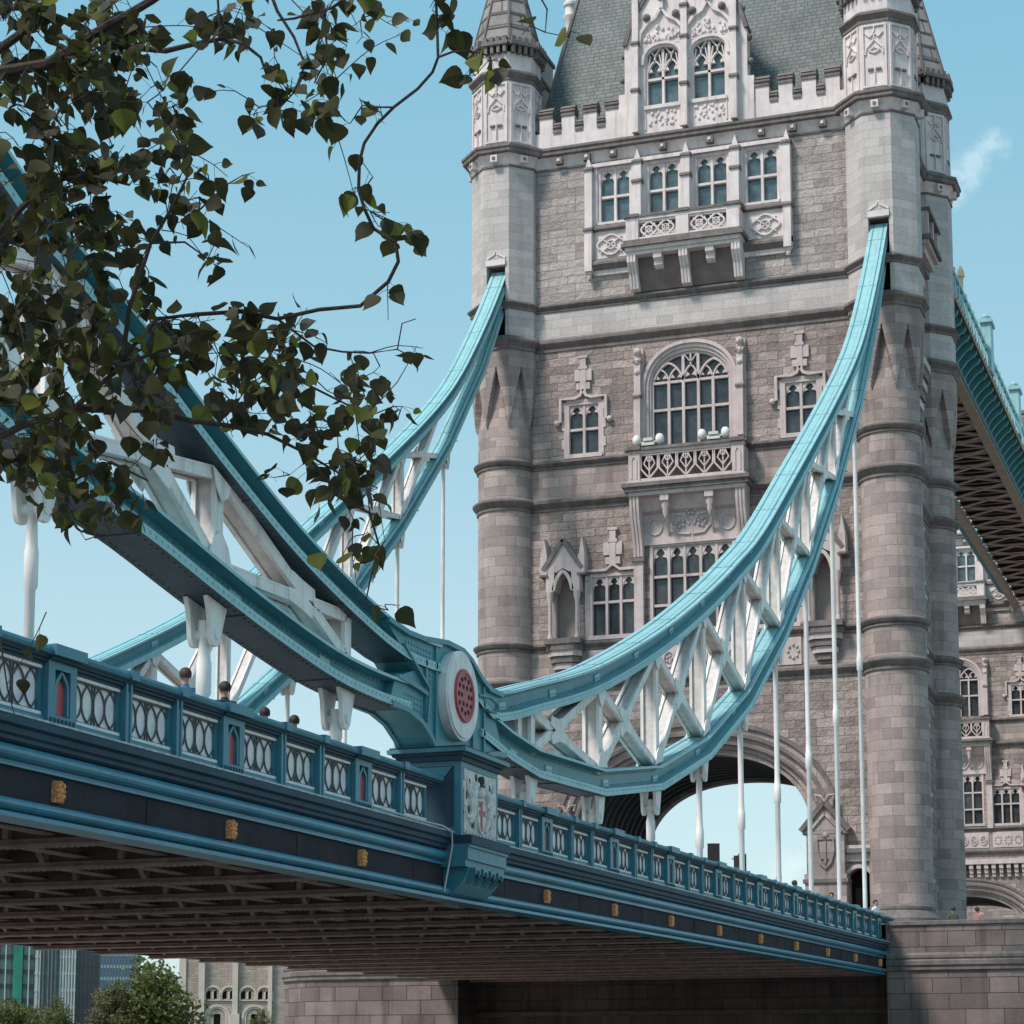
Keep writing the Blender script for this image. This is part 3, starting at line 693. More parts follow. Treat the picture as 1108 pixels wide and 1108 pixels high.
    for sx in (-1, 1):
        xx = sx*(x1-.12); a, c = sorted((xx, xx+sx*.12))
        B.box(a, c, y0+.2, y1, 42.86, 43.82, 0); a, c = sorted((xx-sx*.05, xx+sx*.22)); B.box(a, c, y0+.26, y1, 43.95, 44.07, 1)
    # scrolled brackets and the panels between
    prof = [(y1, 42.2), (y0+.05, 42.2), (y0+.05, 41.85), (y0+.22, 41.6), (y0+.40, 41.35), (y0+.52, 41.0), (y0+.60, 40.72), (y1, 40.68)]
    for x in (-2.5, 0, 2.5):
        for q in (-.15, 0, .15): B.prism(prof, 'yz', x+q-.055, x+q+.055, 0)
        B.prism([(u+.05 if u < y1 else u, z) for u, z in prof], 'yz', x-.2, x+.2, 0)
    sp = [(y1, 42.2), (y0+.1, 42.2), (y0+.1, 41.95), (y0+.28, 41.85), (y0+.28, 41.65), (y0+.45, 41.55), (y1, 41.5)]
    for x in (-1.25, 1.25): B.prism(sp, 'yz', x-.2, x+.2, 0)
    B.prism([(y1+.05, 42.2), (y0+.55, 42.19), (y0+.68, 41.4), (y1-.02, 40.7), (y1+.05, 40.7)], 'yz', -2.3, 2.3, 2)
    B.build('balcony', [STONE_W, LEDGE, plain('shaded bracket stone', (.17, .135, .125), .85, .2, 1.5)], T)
    # ---------------- middle storey: great traceried window
    ww = MB(); ya = YF-.22
    A = arch_pts(2.2, 35.95, 37.98, 2.15, 36)
    spandrels(ww, A, -2.25, 2.25, 38.05, YF, YF+.5, 1)
    steps = [(2.22, 38.02, -.20, .1), (2.08, 37.86, -.10, .2), (1.98, 37.70, .0, .3), (1.88, 37.58, .10, .4)]
    for hw, zc, o0, o1 in steps:
        P = [(-hw, 33.2)]+arch_pts(hw-.0, 35.95, zc, 2.15, 36)+[(hw, 33.2)]
        ww.strip(P, .16, YF+o0, YF+o1, 'xz', 0)
    for x in (-2.45, 2.45):
        ww.box(x-.22, x+.22, YF-.14, YF+.05, 33.2, 37.9, 0)
        buttress_shaft(ww, x, .30, 33.2, 37.3, YF-.1, (35.6,))
        for z in (36.7, 37.2, 37.7): ww.sphere((x, YF-.34, z), .2, 0, 8, 6)
    # mullions and tracery
    ia = lambda x: 35.95+1.55*max(0, 1-(abs(x)/1.82)**2.15)**(1/2.15)
    y0, y1 = YF+.06, YF+.34
    ms = (-1.06, -.36, .36, 1.06)
    for x in ms: ww.box(x-.065, x+.065, y0, y1, 33.2, ia(x)-.02 if abs(x) < .5 else 36.3, 0)
    for z in (34.9, 36.22): ww.box(-1.82, 1.82, y0+.02, y1-.02, z-.06, z+.06, 0)
    for sx in (-1, 1):
        big = gothic(sx*.36 if sx > 0 else -1.8, 1.8 if sx > 0 else -.36, 36.25, 37.15, 8)
        ww.strip([p for p in big if p[1] <= ia(p[0])+.02], .09, y0, y1, 'xz')
        for a, c in ((.36, 1.06), (1.06, 1.8)):
            a_, c_ = sorted((sx*a, sx*c)); g_ = gothic(a_, c_, 36.28, 36.85); ww.strip([p for p in g_ if p[1] < ia(p[0])], .065, y0+.02, y1-.03, 'xz')
            m_ = (a_+c_)/2
            for q in (-.18, .18): ww.prism([(m_+q-.12, 36.42), (m_+q+.12, 36.42), (m_+q, 36.6)], 'xz', y0+.05, y1-.05)
    ww.strip(gothic(-.36, .36, 36.28, 36.95), .07, y0, y1, 'xz'); ww.strip([(0, 36.95), (0, 37.5)], .07, y0, y1, 'xz')
    for sx in (-1, 1): ww.strip([(0, 37.1), (sx*.2, 37.35), (sx*.3, 37.5)], .05, y0, y1, 'xz'); ww.prism([(sx*.3, 36.4), (sx*.05, 36.5), (sx*.2, 36.7)], 'xz', y0+.05, y1-.05)
    wo = ww.build('window', [STONE, ROUGH], T)
    g = MB(); g.prism([(-1.95, 33.2)]+arch_pts(1.95, 35.95, 37.6, 2.15, 24)+[(1.95, 33.2)], 'xz', YF+.26, YF+.30); g.build('pane', GLASS_DK, wo)
    # balcony below it
    B = MB(); x0, x1, y0, y1 = -2.72, 2.72, -1.30, YF-.05
    B.box(x0-.16, x1+.16, y0-.14, y1, 32.72, 32.86, 1); B.box(x0-.05, x1+.05, y0-.05, y0+.22, 32.58, 32.72, 0)
    B.box(x0-.30, x1+.30, y0-.28, y1, 30.98, 31.16, 1); B.box(x0-.2, x1+.2, y0-.18, y1, 30.78, 30.98, 1); B.box(x0-.05, x1+.05, y0-.05, y1, 30.6, 30.78, 0)
    B.box(x0-.1, x1+.1, y0-.1, y1, 31.16, 31.26, 0)
    for x in (x0+.27, x1-.27):
        B.box(x-.27, x+.27, y0-.05, y0+.3, 31.26, 32.58, 0); B.box(x-.33, x+.33, y0-.2, y0+.3, 32.74, 32.92, 1)
        B.strip(gothic(x-.12, x+.12, 32.25, 32.45), .05, y0-.09, y0-.03, 'xz'); B.strip([(x-.12, 31.4), (x-.12, 32.25)], .05, y0-.09, y0-.03, 'xz'); B.strip([(x+.12, 31.4), (x+.12, 32.25)], .05, y0-.09, y0-.03, 'xz')
    B.box(x0+.54, x1-.54, y0, y0+.16, 31.26, 31.4, 0); B.box(x0+.54, x1-.54, y0, y0+.16, 32.48, 32.58, 0)
    n = 5; w_ = (x1-x0-1.08)/n
    for k in range(n):
        cx_ = x0+.54+w_*(k+.5)
        for sx in (-1, 1):
            B.strip([(cx_, 31.4), (cx_+sx*w_*.45, 31.85), (cx_+sx*w_*.48, 32.48)], .075, y0+.01, y0+.13, 'xz')
            B.strip([(cx_, 31.75), (cx_+sx*w_*.3, 32.1), (cx_+sx*w_*.1, 32.48)], .06, y0+.02, y0+.12, 'xz')
        B.strip([(cx_, 31.4), (cx_, 32.48)], .055, y0+.015, y0+.125, 'xz')
        B.strip([(cx_+.11*math.cos(q*math.pi/4), 32.3+.11*math.sin(q*math.pi/4)) for q in range(8)], .05, y0, y0+.13, 'xz', 0, True)
    for sx in (-1, 1):
        a, c = sorted((sx*(x1-.14), sx*x1)); B.box(a, c, y0+.3, y1, 31.26, 32.58, 0)
    # long scrolled consoles at both ends
    con = [(y1, 30.62), (y0+.02, 30.62), (y0+.05, 30.2), (y0+.18, 29.6), (y0+.42, 29.0), (y0+.62, 28.4), (y0+.70, 27.9), (y1, 27.8)]
    for x in (-2.5, 2.5):
        B.prism([(u+.06 if u < y1 else u, z) for u, z in con], 'yz', x-.24, x+.24, 0)
        for q in (-.16, 0, .16): B.prism(con, 'yz', x+q-.055, x+q+.055, 0)
        B.box(x-.30, x+.30, YF-.42, y1, 27.66, 27.82, 1); B.box(x-.22, x+.22, YF-.3, y1+.02, 24.0, 27.66, 0)
    for x in (-1.05, 1.05):
        B.box(x-.2, x+.2, y0+.0, y1, 30.3, 30.62, 0); B.lathe([(.19, 30.3), (.2, 30.1), (.13, 29.95), (.15, 29.8), (.03, 29.5)], 8, x, y0+.25, 0)
        B.tube([(x, y0+.3, 29.8), (x, y0+.55, 29.4), (x, y1, 28.8)], .07, 6, 0)
    B.prism([(y1+.05, 30.6), (y0+.35, 30.59), (y0+.62, 30.0), (y1-.05, 29.9), (y1+.05, 28.6)], 'yz', -2.26, 2.26, 0)
    B.box(-2.26, 2.26, y1-.06, y1+.02, 28.45, 30.0, 0)
    for sx in (-1, 1):
        B.strip([(sx*.05, 28.85), (sx*.6, 28.9), (sx*.95, 29.3), (sx*.8, 29.8), (sx*.35, 29.75), (sx*.1, 29.3)], .10, y1-.14, y1, 'xz', 0)
        B.strip([(sx*1.72+.32*math.cos(q*math.pi/6), 29.3+.38*math.sin(q*math.pi/6)) for q in range(12)], .09, y1-.12, y1, 'xz', 0, True)
        for q in range(5): B.sphere((sx*(.5+.16*math.cos(q*1.257)), y1-.1, 29.35+.16*math.sin(q*1.257)), .08, 0, 6, 4)
    for q in range(6): B.sphere((.18*math.cos(q*1.047), y1-.12, 29.95+.18*math.sin(q*1.047)), .09, 0, 6, 4)
    B.build('balcony', [STONE, LEDGE], T)
    # small two light windows of the middle storey
    for sx in (-1, 1):
        cx_ = sx*5.19
        o = window(T, cx_-.86, cx_+.86, 33.02, 35.68, 2, (34.35,), YF, .62, STONE, GLASS_DK)
        s = MB()
        for q in (-1, 1):       # toothed jamb stones
            for k in range(6):
                wd = .22 if k % 2 else .12
                a, c = sorted((cx_+q*.86, cx_+q*(.86+wd))); s.box(a, c, YF-.05, YF+.1, 33.0+k*.45, 33.45+k*.45)
            s.strip([(cx_+q*1.28, 34.75), (cx_+q*1.12, 34.75), (cx_+q*1.12, 35.85), (cx_+q*.4, 35.85), (cx_+q*.15, 35.95), (cx_, 36.25)], .14, YF-.2, YF+.02, 'xz')
            s.sphere((cx_+q*1.3, YF-.12, 34.7), .15, 0, 8, 5)
        s.box(cx_-.86, cx_+.86, YF-.05, YF+.1, 35.68, 35.8)
        finial(s, cx_, 36.15, 1.75, YF)
        s.build('hood_mould', STONE, o)
    # ---------------- lower storey
    window(T, -2.02, 2.02, 24.3, 28.5, 5, (25.6, 26.95), YF, .75, STONE, GLASS_DK)
    for sx in (-1, 1):
        a, c = sorted((sx*2.62, sx*4.95)); m_ = (a+c)/2
        o = window(T, a, c, 24.25, 27.3, 3, (25.95,), YF, .6, STONE, GLASS_DK)
        s = MB(); s.strip([(a-.1, 27.0), (a-.1, 27.45), (m_-.35, 27.45), (m_, 27.7), (m_+.35, 27.45), (c+.1, 27.45), (c+.1, 27.0)], .13, YF-.18, YF+.02, 'xz')
        s.box(a-.22, a-.01, YF-.04, YF+.1, 24.2, 27.3); s.box(c+.01, c+.22, YF-.04, YF+.1, 24.2, 27.3)
        finial(s, m_, 27.6, 1.85, YF); s.build('hood_mould', STONE, o)
        # statue niche, empty
        cx_ = sx*6.10; n = MB(); y0 = YF-.55
        n.box(cx_-.66, cx_+.66, YF+.42, YF+.5, 24.2, 27.8, 1)                      # back
        n.box(cx_-.68, cx_-.46, YF-.02, YF+.5, 24.2, 27.8, 1); n.box(cx_+.46, cx_+.68, YF-.02, YF+.5, 24.2, 27.8, 1)
        ar = gothic(cx_-.46, cx_+.46, 26.55, 27.45, 8)
        n.strip(ar, .16, y0, YF+.3, 'xz', 0)
        spandrels(n, gothic(cx_-.5, cx_+.5, 26.55, 27.5, 8), cx_-.68, cx_+.68, 27.8, YF-.03, YF+.45, 0)
        for q in (-1, 1):
            n.prism([(cx_+q*.46, 26.5), (cx_+q*.82, 26.5), (cx_+q*.82, 27.75), (cx_+q*.4, 27.75)], 'xz', y0, YF+.02, 0)
            n.strip([(cx_, 28.95), (cx_+q*.95, 27.55)], .2, y0-.08, YF+.02, 'xz', 2)
            n.prism([(cx_, 28.85), (cx_+q*.75, 27.7), (cx_+q*.35, 27.4), (cx_, 27.6)], 'xz', y0+.02, YF, 0)
            n.box(cx_+q*.92-.16, cx_+q*.92+.16, y0-.04, YF, 27.3, 28.2, 0); n.prism([(cx_+q*.92-.14, 28.2), (cx_+q*.92+.14, 28.2), (cx_+q*.92, 29.1)], 'xz', y0+.05, YF, 0)
            n.box(cx_+q*.92-.2, cx_+q*.92+.2, y0-.08, YF, 27.22, 27.32, 2)
            n.lathe([(.09, 24.4), (.09, 26.0), (.16, 26.25), (.18, 26.5)], 10, cx_+q*.66, y0+.14, 0, sm=True)
            n.lathe([(.14, 24.25), (.12, 24.4), (.09, 24.5)], 10, cx_+q*.66, y0+.14, 0)
        n.prism([(cx_+u, z) for u, z in ()] or [(cx_-.9, 24.0), (cx_+.9, 24.0), (cx_+.9, 24.25), (cx_-.9, 24.25)], 'xz', y0-.15, YF, 2)
        for k, (zz, hw, dd) in enumerate(((23.72, .88, .52), (23.45, .80, .44), (23.15, .70, .36), (22.85, .58, .26), (22.55, .42, .16))):
            n.prism([(cx_-hw, YF+.02), (cx_-hw, YF-dd*.6), (cx_-hw*.6, YF-dd-.12), (cx_+hw*.6, YF-dd-.12), (cx_+hw, YF-dd*.6), (cx_+hw, YF+.02)], 'xy', zz, zz+.27 if k else 24.0, 2 if k % 2 == 0 else 0)
        n.build('statue_niche', [STONE, plain('niche stone', (.30, .255, .24), .85, .15, 1.5), LEDGE], T)
    # carved frieze between the two string courses
    fr = MB()
    rnd_ = random.Random(3)
    fr.box(-2.3, 2.3, YF-.06, YF+.02, 22.45, 23.7, 0)
    for k in range(6):
        cx_ = -1.9+.76*k
        fr.strip([(cx_+.26*math.cos(q*math.pi/6), 23.05+.36*math.sin(q*math.pi/6)) for q in range(12)], .08, YF-.13, YF-.04, 'xz', 0, True)
        for q in range(5): fr.sphere((cx_+.12*math.cos(q*1.257), YF-.08, 23.05+.15*math.sin(q*1.257)), .07, 0, 6, 4)
    for sx in (-1, 1):
        a, c = sorted((sx*2.62, sx*5.0)); fr.box(a, c, YF-.06, YF+.02, 22.45, 23.7, 0)
        for k in range(3):
            cx_ = a+.4+.8*k
            for q in range(8): fr.sphere((cx_+.24*math.cos(q*.785), YF-.07, 23.05+.3*math.sin(q*.785)), .08, 0, 6, 4)
    fr.build('carved_frieze', STONE, T)
    # ---------------- great arch
    g = MB()
    def band(a0, c0, a1, c1, y0, y1, m, mi=None):
        o_ = [(-a0, 9)]+arch_pts(a0, 14.8, c0, 2.3, 44)+[(a0, 9)]; i_ = [(-a1, 9)]+arch_pts(a1, 14.8, c1, 2.3, 44)+[(a1, 9)]
        ov = [[g.v((x, y, z)) for x, z in o_] for y in (y0, y1)]; iv = [[g.v((x, y, z)) for x, z in i_] for y in (y0, y1)]
        for k in range(len(o_)-1):
            g.f((ov[0][k], ov[0][k+1], iv[0][k+1], iv[0][k]), m); g.f((iv[0][k], iv[0][k+1], iv[1][k+1], iv[1][k]), m if mi is None else mi)
            g.f((ov[0][k], ov[1][k], ov[1][k+1], ov[0][k+1]), m)
    band(6.62, 20.06, 6.45, 19.88, YF-.22, YF+.05, 1)
    band(6.45, 19.88, 6.20, 19.62, YF-.10, YF+.12, 0); band(6.20, 19.62, 6.05, 19.45, YF-.16, YF+.2, 1)
    band(6.05, 19.45, 5.78, 19.2, YF+.02, YF+.3, 0); band(5.78, 19.2, 5.66, 19.08, YF-.04, YF+.4, 1)
    band(5.66, 19.08, 5.42, 18.88, YF+.16, YF+.5, 0); band(5.42, 18.88, 5.2, 18.62, YF+.3, YF+.95, 0)
    g.build('arch_moulding', [ASHLAR, LEDGE], T); g = MB()
    band(6.0, 19.4, 5.2, 18.62, TD-.45, TD+.2, 0)
    g.build('arch_moulding', [ASHLAR, LEDGE], T)
    v = MB()
    A = [(-5.45, 9)]+arch_pts(5.45, 14.8, 18.9, 2.3, 40)+[(5.45, 9)]
    for k in range(len(A)-1):
        v.poly(((A[k][0], .6, A[k][1]), (A[k+1][0], .6, A[k+1][1]), (A[k+1][0], TD-.4, A[k+1][1]), (A[k][0], TD-.4, A[k][1])), 0)
    for i in range(11):
        y = 1.0+i*.83
        v.strip([(-5.38, 12)]+arch_pts(5.38, 14.8, 18.83, 2.3, 40)+[(5.38, 12)], .16, y, y+.14, 'xz', 1)
    v.build('vault', [VAULT, VRIB], T)
    for sx in (-1, 1):      # responds with shields under little gables, side doorways
        cx_ = sx*5.98; q = MB()
        q.box(cx_-.92, cx_+.92, YF-.55, YF+.6, 6, 12.55, 0); q.box(cx_-1.0, cx_+1.0, YF-.63, YF+.3, 12.55, 12.72, 1)
        q.box(cx_-.94, cx_+.94, YF-.57, YF+.3, 12.72, 12.95, 0)
        q.box(cx_-.84, cx_+.84, YF-.48, YF+.5, 12.95, 14.8, 0)
        q.prism([(cx_-1.02, 14.72), (cx_+1.02, 14.72), (cx_+.95, 14.95), (cx_, 16.05), (cx_-.95, 14.95)], 'xz', YF-.5, YF+.1, 0)
        for h in (-1, 1):
            q.strip([(cx_+h*1.08, 14.86), (cx_, 16.12)], .20, YF-.66, YF-.02, 'xz', 1); q.strip([(cx_+h*.75, 14.78), (cx_, 15.62)], .12, YF-.58, YF-.4, 'xz', 0)
            q.tube([(cx_, YF-.4, 16.1), (cx_+h*.18, YF-.42, 16.4), (cx_+h*.42, YF-.4, 16.45), (cx_+h*.35, YF-.38, 16.2)], .09, 6, 0)
        q.strip([(cx_-.36, 14.5), (cx_+.36, 14.5), (cx_+.36, 13.95), (cx_+.22, 13.45), (cx_, 13.2), (cx_-.22, 13.45), (cx_-.36, 13.95)], .12, YF-.58, YF-.46, 'xz', 0, True)
        q.box(cx_-.3, cx_+.3, YF-.53, YF-.45, 13.6, 14.45, 0); q.box(cx_-.05, cx_+.05, YF-.58, YF-.5, 13.4, 14.4, 0)
        q.sphere((cx_, YF-.5, 14.62), .16, 0, 8, 5)
        q.build('arch_respond', [ASHLAR, LEDGE], T)
        dx = sx*7.36; dd = MB()
        spandrels(dd, arch_pts(.68, 12.4, 13.2, 2.0, 14, dx), dx-.74, dx+.74, 13.4, YF, YF+.8, 0)
        dd.strip([(dx-.72, 9)]+arch_pts(.72, 12.4, 13.28, 2.0, 16, dx)+[(dx+.72, 9)], .16, YF-.1, YF+.2, 'xz', 1)
        dd.box(dx-.8, dx+.8, YF-.35, YF, 13.86, 14.05, 2); dd.box(dx-.8, dx+.8, YF-.25, YF, 14.05, 14.2, 1); dd.box(dx-.74, dx+.74, YF-.12, YF, 13.5, 13.86, 1)
        dd.box(dx-.72, dx+.72, YF+1.2, YF+1.3, 9, 13.3, 3); dd.box(dx-.35, dx+.05, YF+.9, YF+1.0, 9, 12.4, 4)
        dd.build('side_doorway', [ROUGH, STONE, LEDGE, DARK, plain('oak door leaf', (.03, .024, .022), .7)], T)
    # ---------------- side faces: balcony, corbel table, stepped gable
    for sx in (-1, 1):
        s = MB(); X = 9.45; cy = 5.05
        P = lambda x: sx*x
        def sb(xa, xb, y0, y1, z0, z1, m): a, c = sorted((P(xa), P(xb))); s.box(a, c, y0, y1, z0, z1, m)
        sb(X, 10.75, cy-1.7, cy+1.7, 43.1, 43.3, 1); sb(X, 10.6, cy-1.55, cy+1.55, 42.9, 43.1, 0)
        sb(X, 10.72, cy-1.7, cy+1.7, 44.45, 44.62, 1)
        for y in (cy-1.5, cy, cy+1.5): sb(10.3, 10.62, y-.15, y+.15, 43.3, 44.45, 0)
        sb(10.4, 10.5, cy-1.5, cy+1.5, 43.3, 43.5, 0)
        s.sphere((P(10.1), cy-1.5, 43.75), .3, 0, 8, 6)
        for y in (cy-1.5, cy+1.5): sb(X, 10.45, y-.06, y+.06, 43.3, 44.45, 0)
        for k, (z0, z1, xo, hw) in enumerate(((42.5, 42.9, 10.4, 1.4), (42.1, 42.5, 10.2, 1.2), (41.6, 42.1, 10.0, 1.0), (41.1, 41.6, 9.8, .75), (40.6, 41.1, 9.62, .5))):
            a, c = sorted((P(X), P(xo))); s.box(a, c, cy-hw, cy+hw, z0, z1, 1 if k % 2 else 0)
        s.build('side_balcony', [STONE, LEDGE, GLASS_DK], T); s = MB()
        # carved corbelling under the upper string course
        for k in range(9):
            z = 33.4+k*.5; hw = .3+k*.13
            sb(X-.05, X+.10+k*.07, cy-hw, cy+hw, z, z+.36, k % 2)
        s.build('corbelling', [STONE, LEDGE], T); s = MB()
        for z0 in (24.0, 13.2, 17.2, 26.6):
            sb(X-.02, X+.12, cy-1.3, cy-1.1, z0, z0+3.1, 0); sb(X-.02, X+.12, cy+1.1, cy+1.3, z0, z0+3.1, 0)
            sb(X-.02, X+.16, cy-1.35, cy+1.35, z0+3.1, z0+3.3, 0); sb(X-.02, X+.2, cy-1.35, cy+1.35, z0-.2, z0, 0)
            sb(X-.02, X+.02, cy-1.1, cy+1.1, z0, z0+3.1, 2); s.build('side_window', [STONE, LEDGE, GLASS_DK], T); s = MB()
        sb(X-.5, X-.05, cy-3.0, cy+3.0, 48.4, 52.6, 0); sb(X-.5, X-.03, cy-2.3, cy+2.3, 52.6, 54.4, 0); sb(X-.5, X-.03, cy-1.5, cy+1.5, 54.4, 56, 0)
        for z, hw in ((52.6, 3.1), (54.4, 2.4), (56, 1.6)): sb(X-.6, X+.08, cy-hw, cy+hw, z, z+.2, 1)
        s.build('side_gable', [STONE, LEDGE], T); s = MB()
        sb(X-.02, X+.35, cy-1.2, cy+1.2, 45.6, 45.8, 1); sb(X-.02, X+.3, cy-1.0, cy+1.0, 46.6, 46.9, 1)
        s.build('side_hood', [STONE, LEDGE], T)
    return T
TOWER = build_tower()
FARD = 83.5
TOWER2 = copy_tree(TOWER); TOWER2.location = (0, FARD, 0)
TOWER2['label'] = 'farther stone bridge tower at the right edge behind the high walkway'
# corbel table above the arch of the far tower
cb = MB()
for k in range(26):
    x = -7.4+k*.592
    cb.box(x-.16, x+.16, YF-.50, YF, 20.75, 21.1); cb.box(x-.14, x+.14, YF-.34, YF, 20.4, 20.75); cb.box(x-.13, x+.13, YF-.2, YF, 20.1, 20.4)
cb.box(-7.7, 7.7, YF-.6, YF, 21.1, 21.5)
cb.build('corbel_table', STONE, TOWER2)

# ================================================================== DECK
NODES = [-70.9+5.2*k for k in range(-5, 13)]          # -96.9 ... -8.5
def zt(y): return interp([(-130, 9.45), (-72, 9.82), (-55.4, 9.94), (-6.5, 10.62)], y)
YS, YE, YP = -97.0, -5.5, -7.5
PATH = [(y, zt(y)) for y in [YS, -72, -63, -55.4, -45, -35, -25, -15, YE]]
XP = 9.6
deck = thing('bridge_deck', 'blue painted steel bridge span with gilded bosses on its dark band above brown girders', 'bridge')
def mirror_profile(p): return [(-x, z) for x, z in p]
def round_prof(x, z0, z1, out, n=7):
    """half round bulging outwards between z0 (upper) and z1 (lower)"""
    c, r = (z0+z1)/2, (z0-z1)/2
    return [(x+out*math.sin(math.pi*k/n), c+r*math.cos(math.pi*k/n)) for k in range(n+1)]
for sx in (1, -1):
    S = (lambda p: p) if sx > 0 else mirror_profile
    c = MB()
    # cornice below the parapet: ledge, fascias, big roll
    prof = [(9.3, -1.08), (XP+.26, -1.10), (XP+.27, -1.24), (XP+.20, -1.27), (XP+.20, -1.35), (XP+.15, -1.38), (XP+.15, -1.43), (XP+.09, -1.46)]
    c.sweep(S(prof + [(9.3, -1.46)]), PATH, 1)
    c.sweep(S([(XP+.272, -1.098), (XP+.272, -1.125), (XP+.262, -1.125), (XP+.262, -1.092)]), PATH, 2)
    c.sweep(S([(9.3, -1.465)]+[(x, z) for x, z in round_prof(XP+.04, -1.465, -1.665, .12)]+[(9.3, -1.665)]), PATH, 0)
    c.sweep(S([(9.3, -1.67), (XP+.02, -1.67), (XP+.02, -1.70), (XP+.06, -1.715), (XP+.06, -1.75), (9.3, -1.765)]), PATH, 0)
    c.build('cornice', [BLUE_L, BLUE_D, plain('flaked ledge edge', (.42, .47, .48), .7, .5, 9)], deck)
    g = MB(); g.sweep(S([(9.3, -1.76), (XP, -1.76), (XP, -2.17), (9.3, -2.17)]), PATH, 0)
    for y in [NODES[i]+2.6 for i in range(len(NODES)-1)]:
        z = zt(y); a, b_ = sorted((sx*XP, sx*(XP+.012))); g.box(a, b_, y-.07, y+.07, z-2.15, z-1.78, 0)
    g.build('girder_plate', BAND, deck)
    l = MB(); PATH2 = PATH if sx > 0 else [(y, z+.14) for y, z in PATH]
    l.sweep(S([(9.3, -2.165)]+round_prof(XP+.02, -2.165, -2.33, .13)+[(9.3, -2.33)]), PATH2, 0)
    l.sweep(S([(9.3, -2.335), (XP+.03, -2.335), (XP+.07, -2.36), (XP+.07, -2.42), (9.3, -2.44)]), PATH2, 0)
    l.build('lower_moulding', [BLUE_L], deck)
# gilded lion mask bosses
bm_ = MB(); rn = random.Random(4)
bm_.prism([(-.17, -.21), (-.19, .0), (-.17, .21), (.17, .21), (.19, 0), (.17, -.21)], 'yz', 0, .07)
for (u, v_, r_) in ((-.1, .12, .07), (.1, .12, .07), (0, .02, .075), (-.07, .05, .05), (.07, .05, .05), (0, -.09, .08), (-.11, -.08, .065), (.11, -.08, .065), (-.06, -.16, .06), (.06, -.16, .06), (0, .17, .06), (-.15, .02, .05), (.15, .02, .05)):
    bm_.sphere((.085, u, v_), r_, 0, 8, 6)
boss0 = None
for y in NODES:
    if abs(y+55.3) < 1 or y < -92: continue
    for sx in (1,):
        if boss0 is None: boss0 = bm_.build('gilded_boss', GOLD, deck); o = boss0
        else: o = boss0.copy(); COL.objects.link(o)
        o.location = (XP, y, zt(y)-1.965); o.scale = (.8, .62, .70)
# road slab and floor steel
s = MB(); s.sweep([(9.28, -1.26), (-9.28, -1.26), (-9.28, -1.5), (9.28, -1.5)], PATH, 0); s.build('road_slab', [ROADM], deck)
k = MB(); k.sweep([(6.0, -1.12), (9.25, -1.12), (9.25, -1.255), (6.0, -1.255)], PATH, 0); k.sweep([(-6.0, -1.12), (-9.25, -1.12), (-9.25, -1.255), (-6.0, -1.255)], PATH, 0)
k.build('footway', plain('footway flags', (.3, .29, .28), .85), deck)
u = MB(); u.sweep([(9.29, -1.505), (-9.29, -1.505), (-9.29, -1.53), (9.29, -1.53)], PATH, 0); u.build('floor_plate', IRON, deck)
cgs = [-96.0+3.466*i for i in range(28)]
for i, y in enumerate(cgs):
    if y > YE-.3: break
    z = zt(y)
    main = True
    g = MB(); dep = 2.40
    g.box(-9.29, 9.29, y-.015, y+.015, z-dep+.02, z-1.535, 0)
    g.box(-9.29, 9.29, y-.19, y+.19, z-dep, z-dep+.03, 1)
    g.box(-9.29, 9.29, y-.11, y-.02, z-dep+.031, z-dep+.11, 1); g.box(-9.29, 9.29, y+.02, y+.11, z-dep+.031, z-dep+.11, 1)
    g.box(-9.29, 9.29, y-.12, y+.12, z-1.57, z-1.54, 0)
    for j in range(13):
        x = -8.7+1.45*j
        g.box(x-.05, x+.05, y-.14, y-.017, z-dep+.12, z-1.58, 1); g.box(x-.05, x+.05, y+.017, y+.14, z-dep+.12, z-1.58, 0)
        if j % 2 == 0 and y+1 < YE:
            for q in (-1, 1): g.prism([(y+q*.15, z-dep+.13), (y+q*.75, z-1.75), (y+q*.75, z-1.68), (y+q*.15, z-1.68)], 'yz', x-.02, x+.02, 0); g.bar((x, y+q*.15, z-dep+.11), (x, y+q*.76, z-1.73), .10, .025, 1)
    if y < -50:        # rivet heads read on the near flanges
        for j in range(150):
            x = -9.1+.122*j
            g.box(x-.022, x+.022, y-.15, y-.106, z-dep-.014, z-dep, 2); g.box(x-.022, x+.022, y+.106, y+.15, z-dep-.014, z-dep, 2)
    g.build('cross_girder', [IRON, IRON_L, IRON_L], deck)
for j in range(12):
    x = -7.98+1.45*j
    g = MB(); g.sweep([(x-.012, -1.54), (x+.012, -1.54), (x+.012, -2.22), (x-.012, -2.22)], PATH, 0)
    g.sweep([(x-.10, -2.22), (x+.10, -2.22), (x+.10, -2.25), (x-.10, -2.25)], PATH, 1)
    g.build('stringer', [IRON, IRON_L], deck)

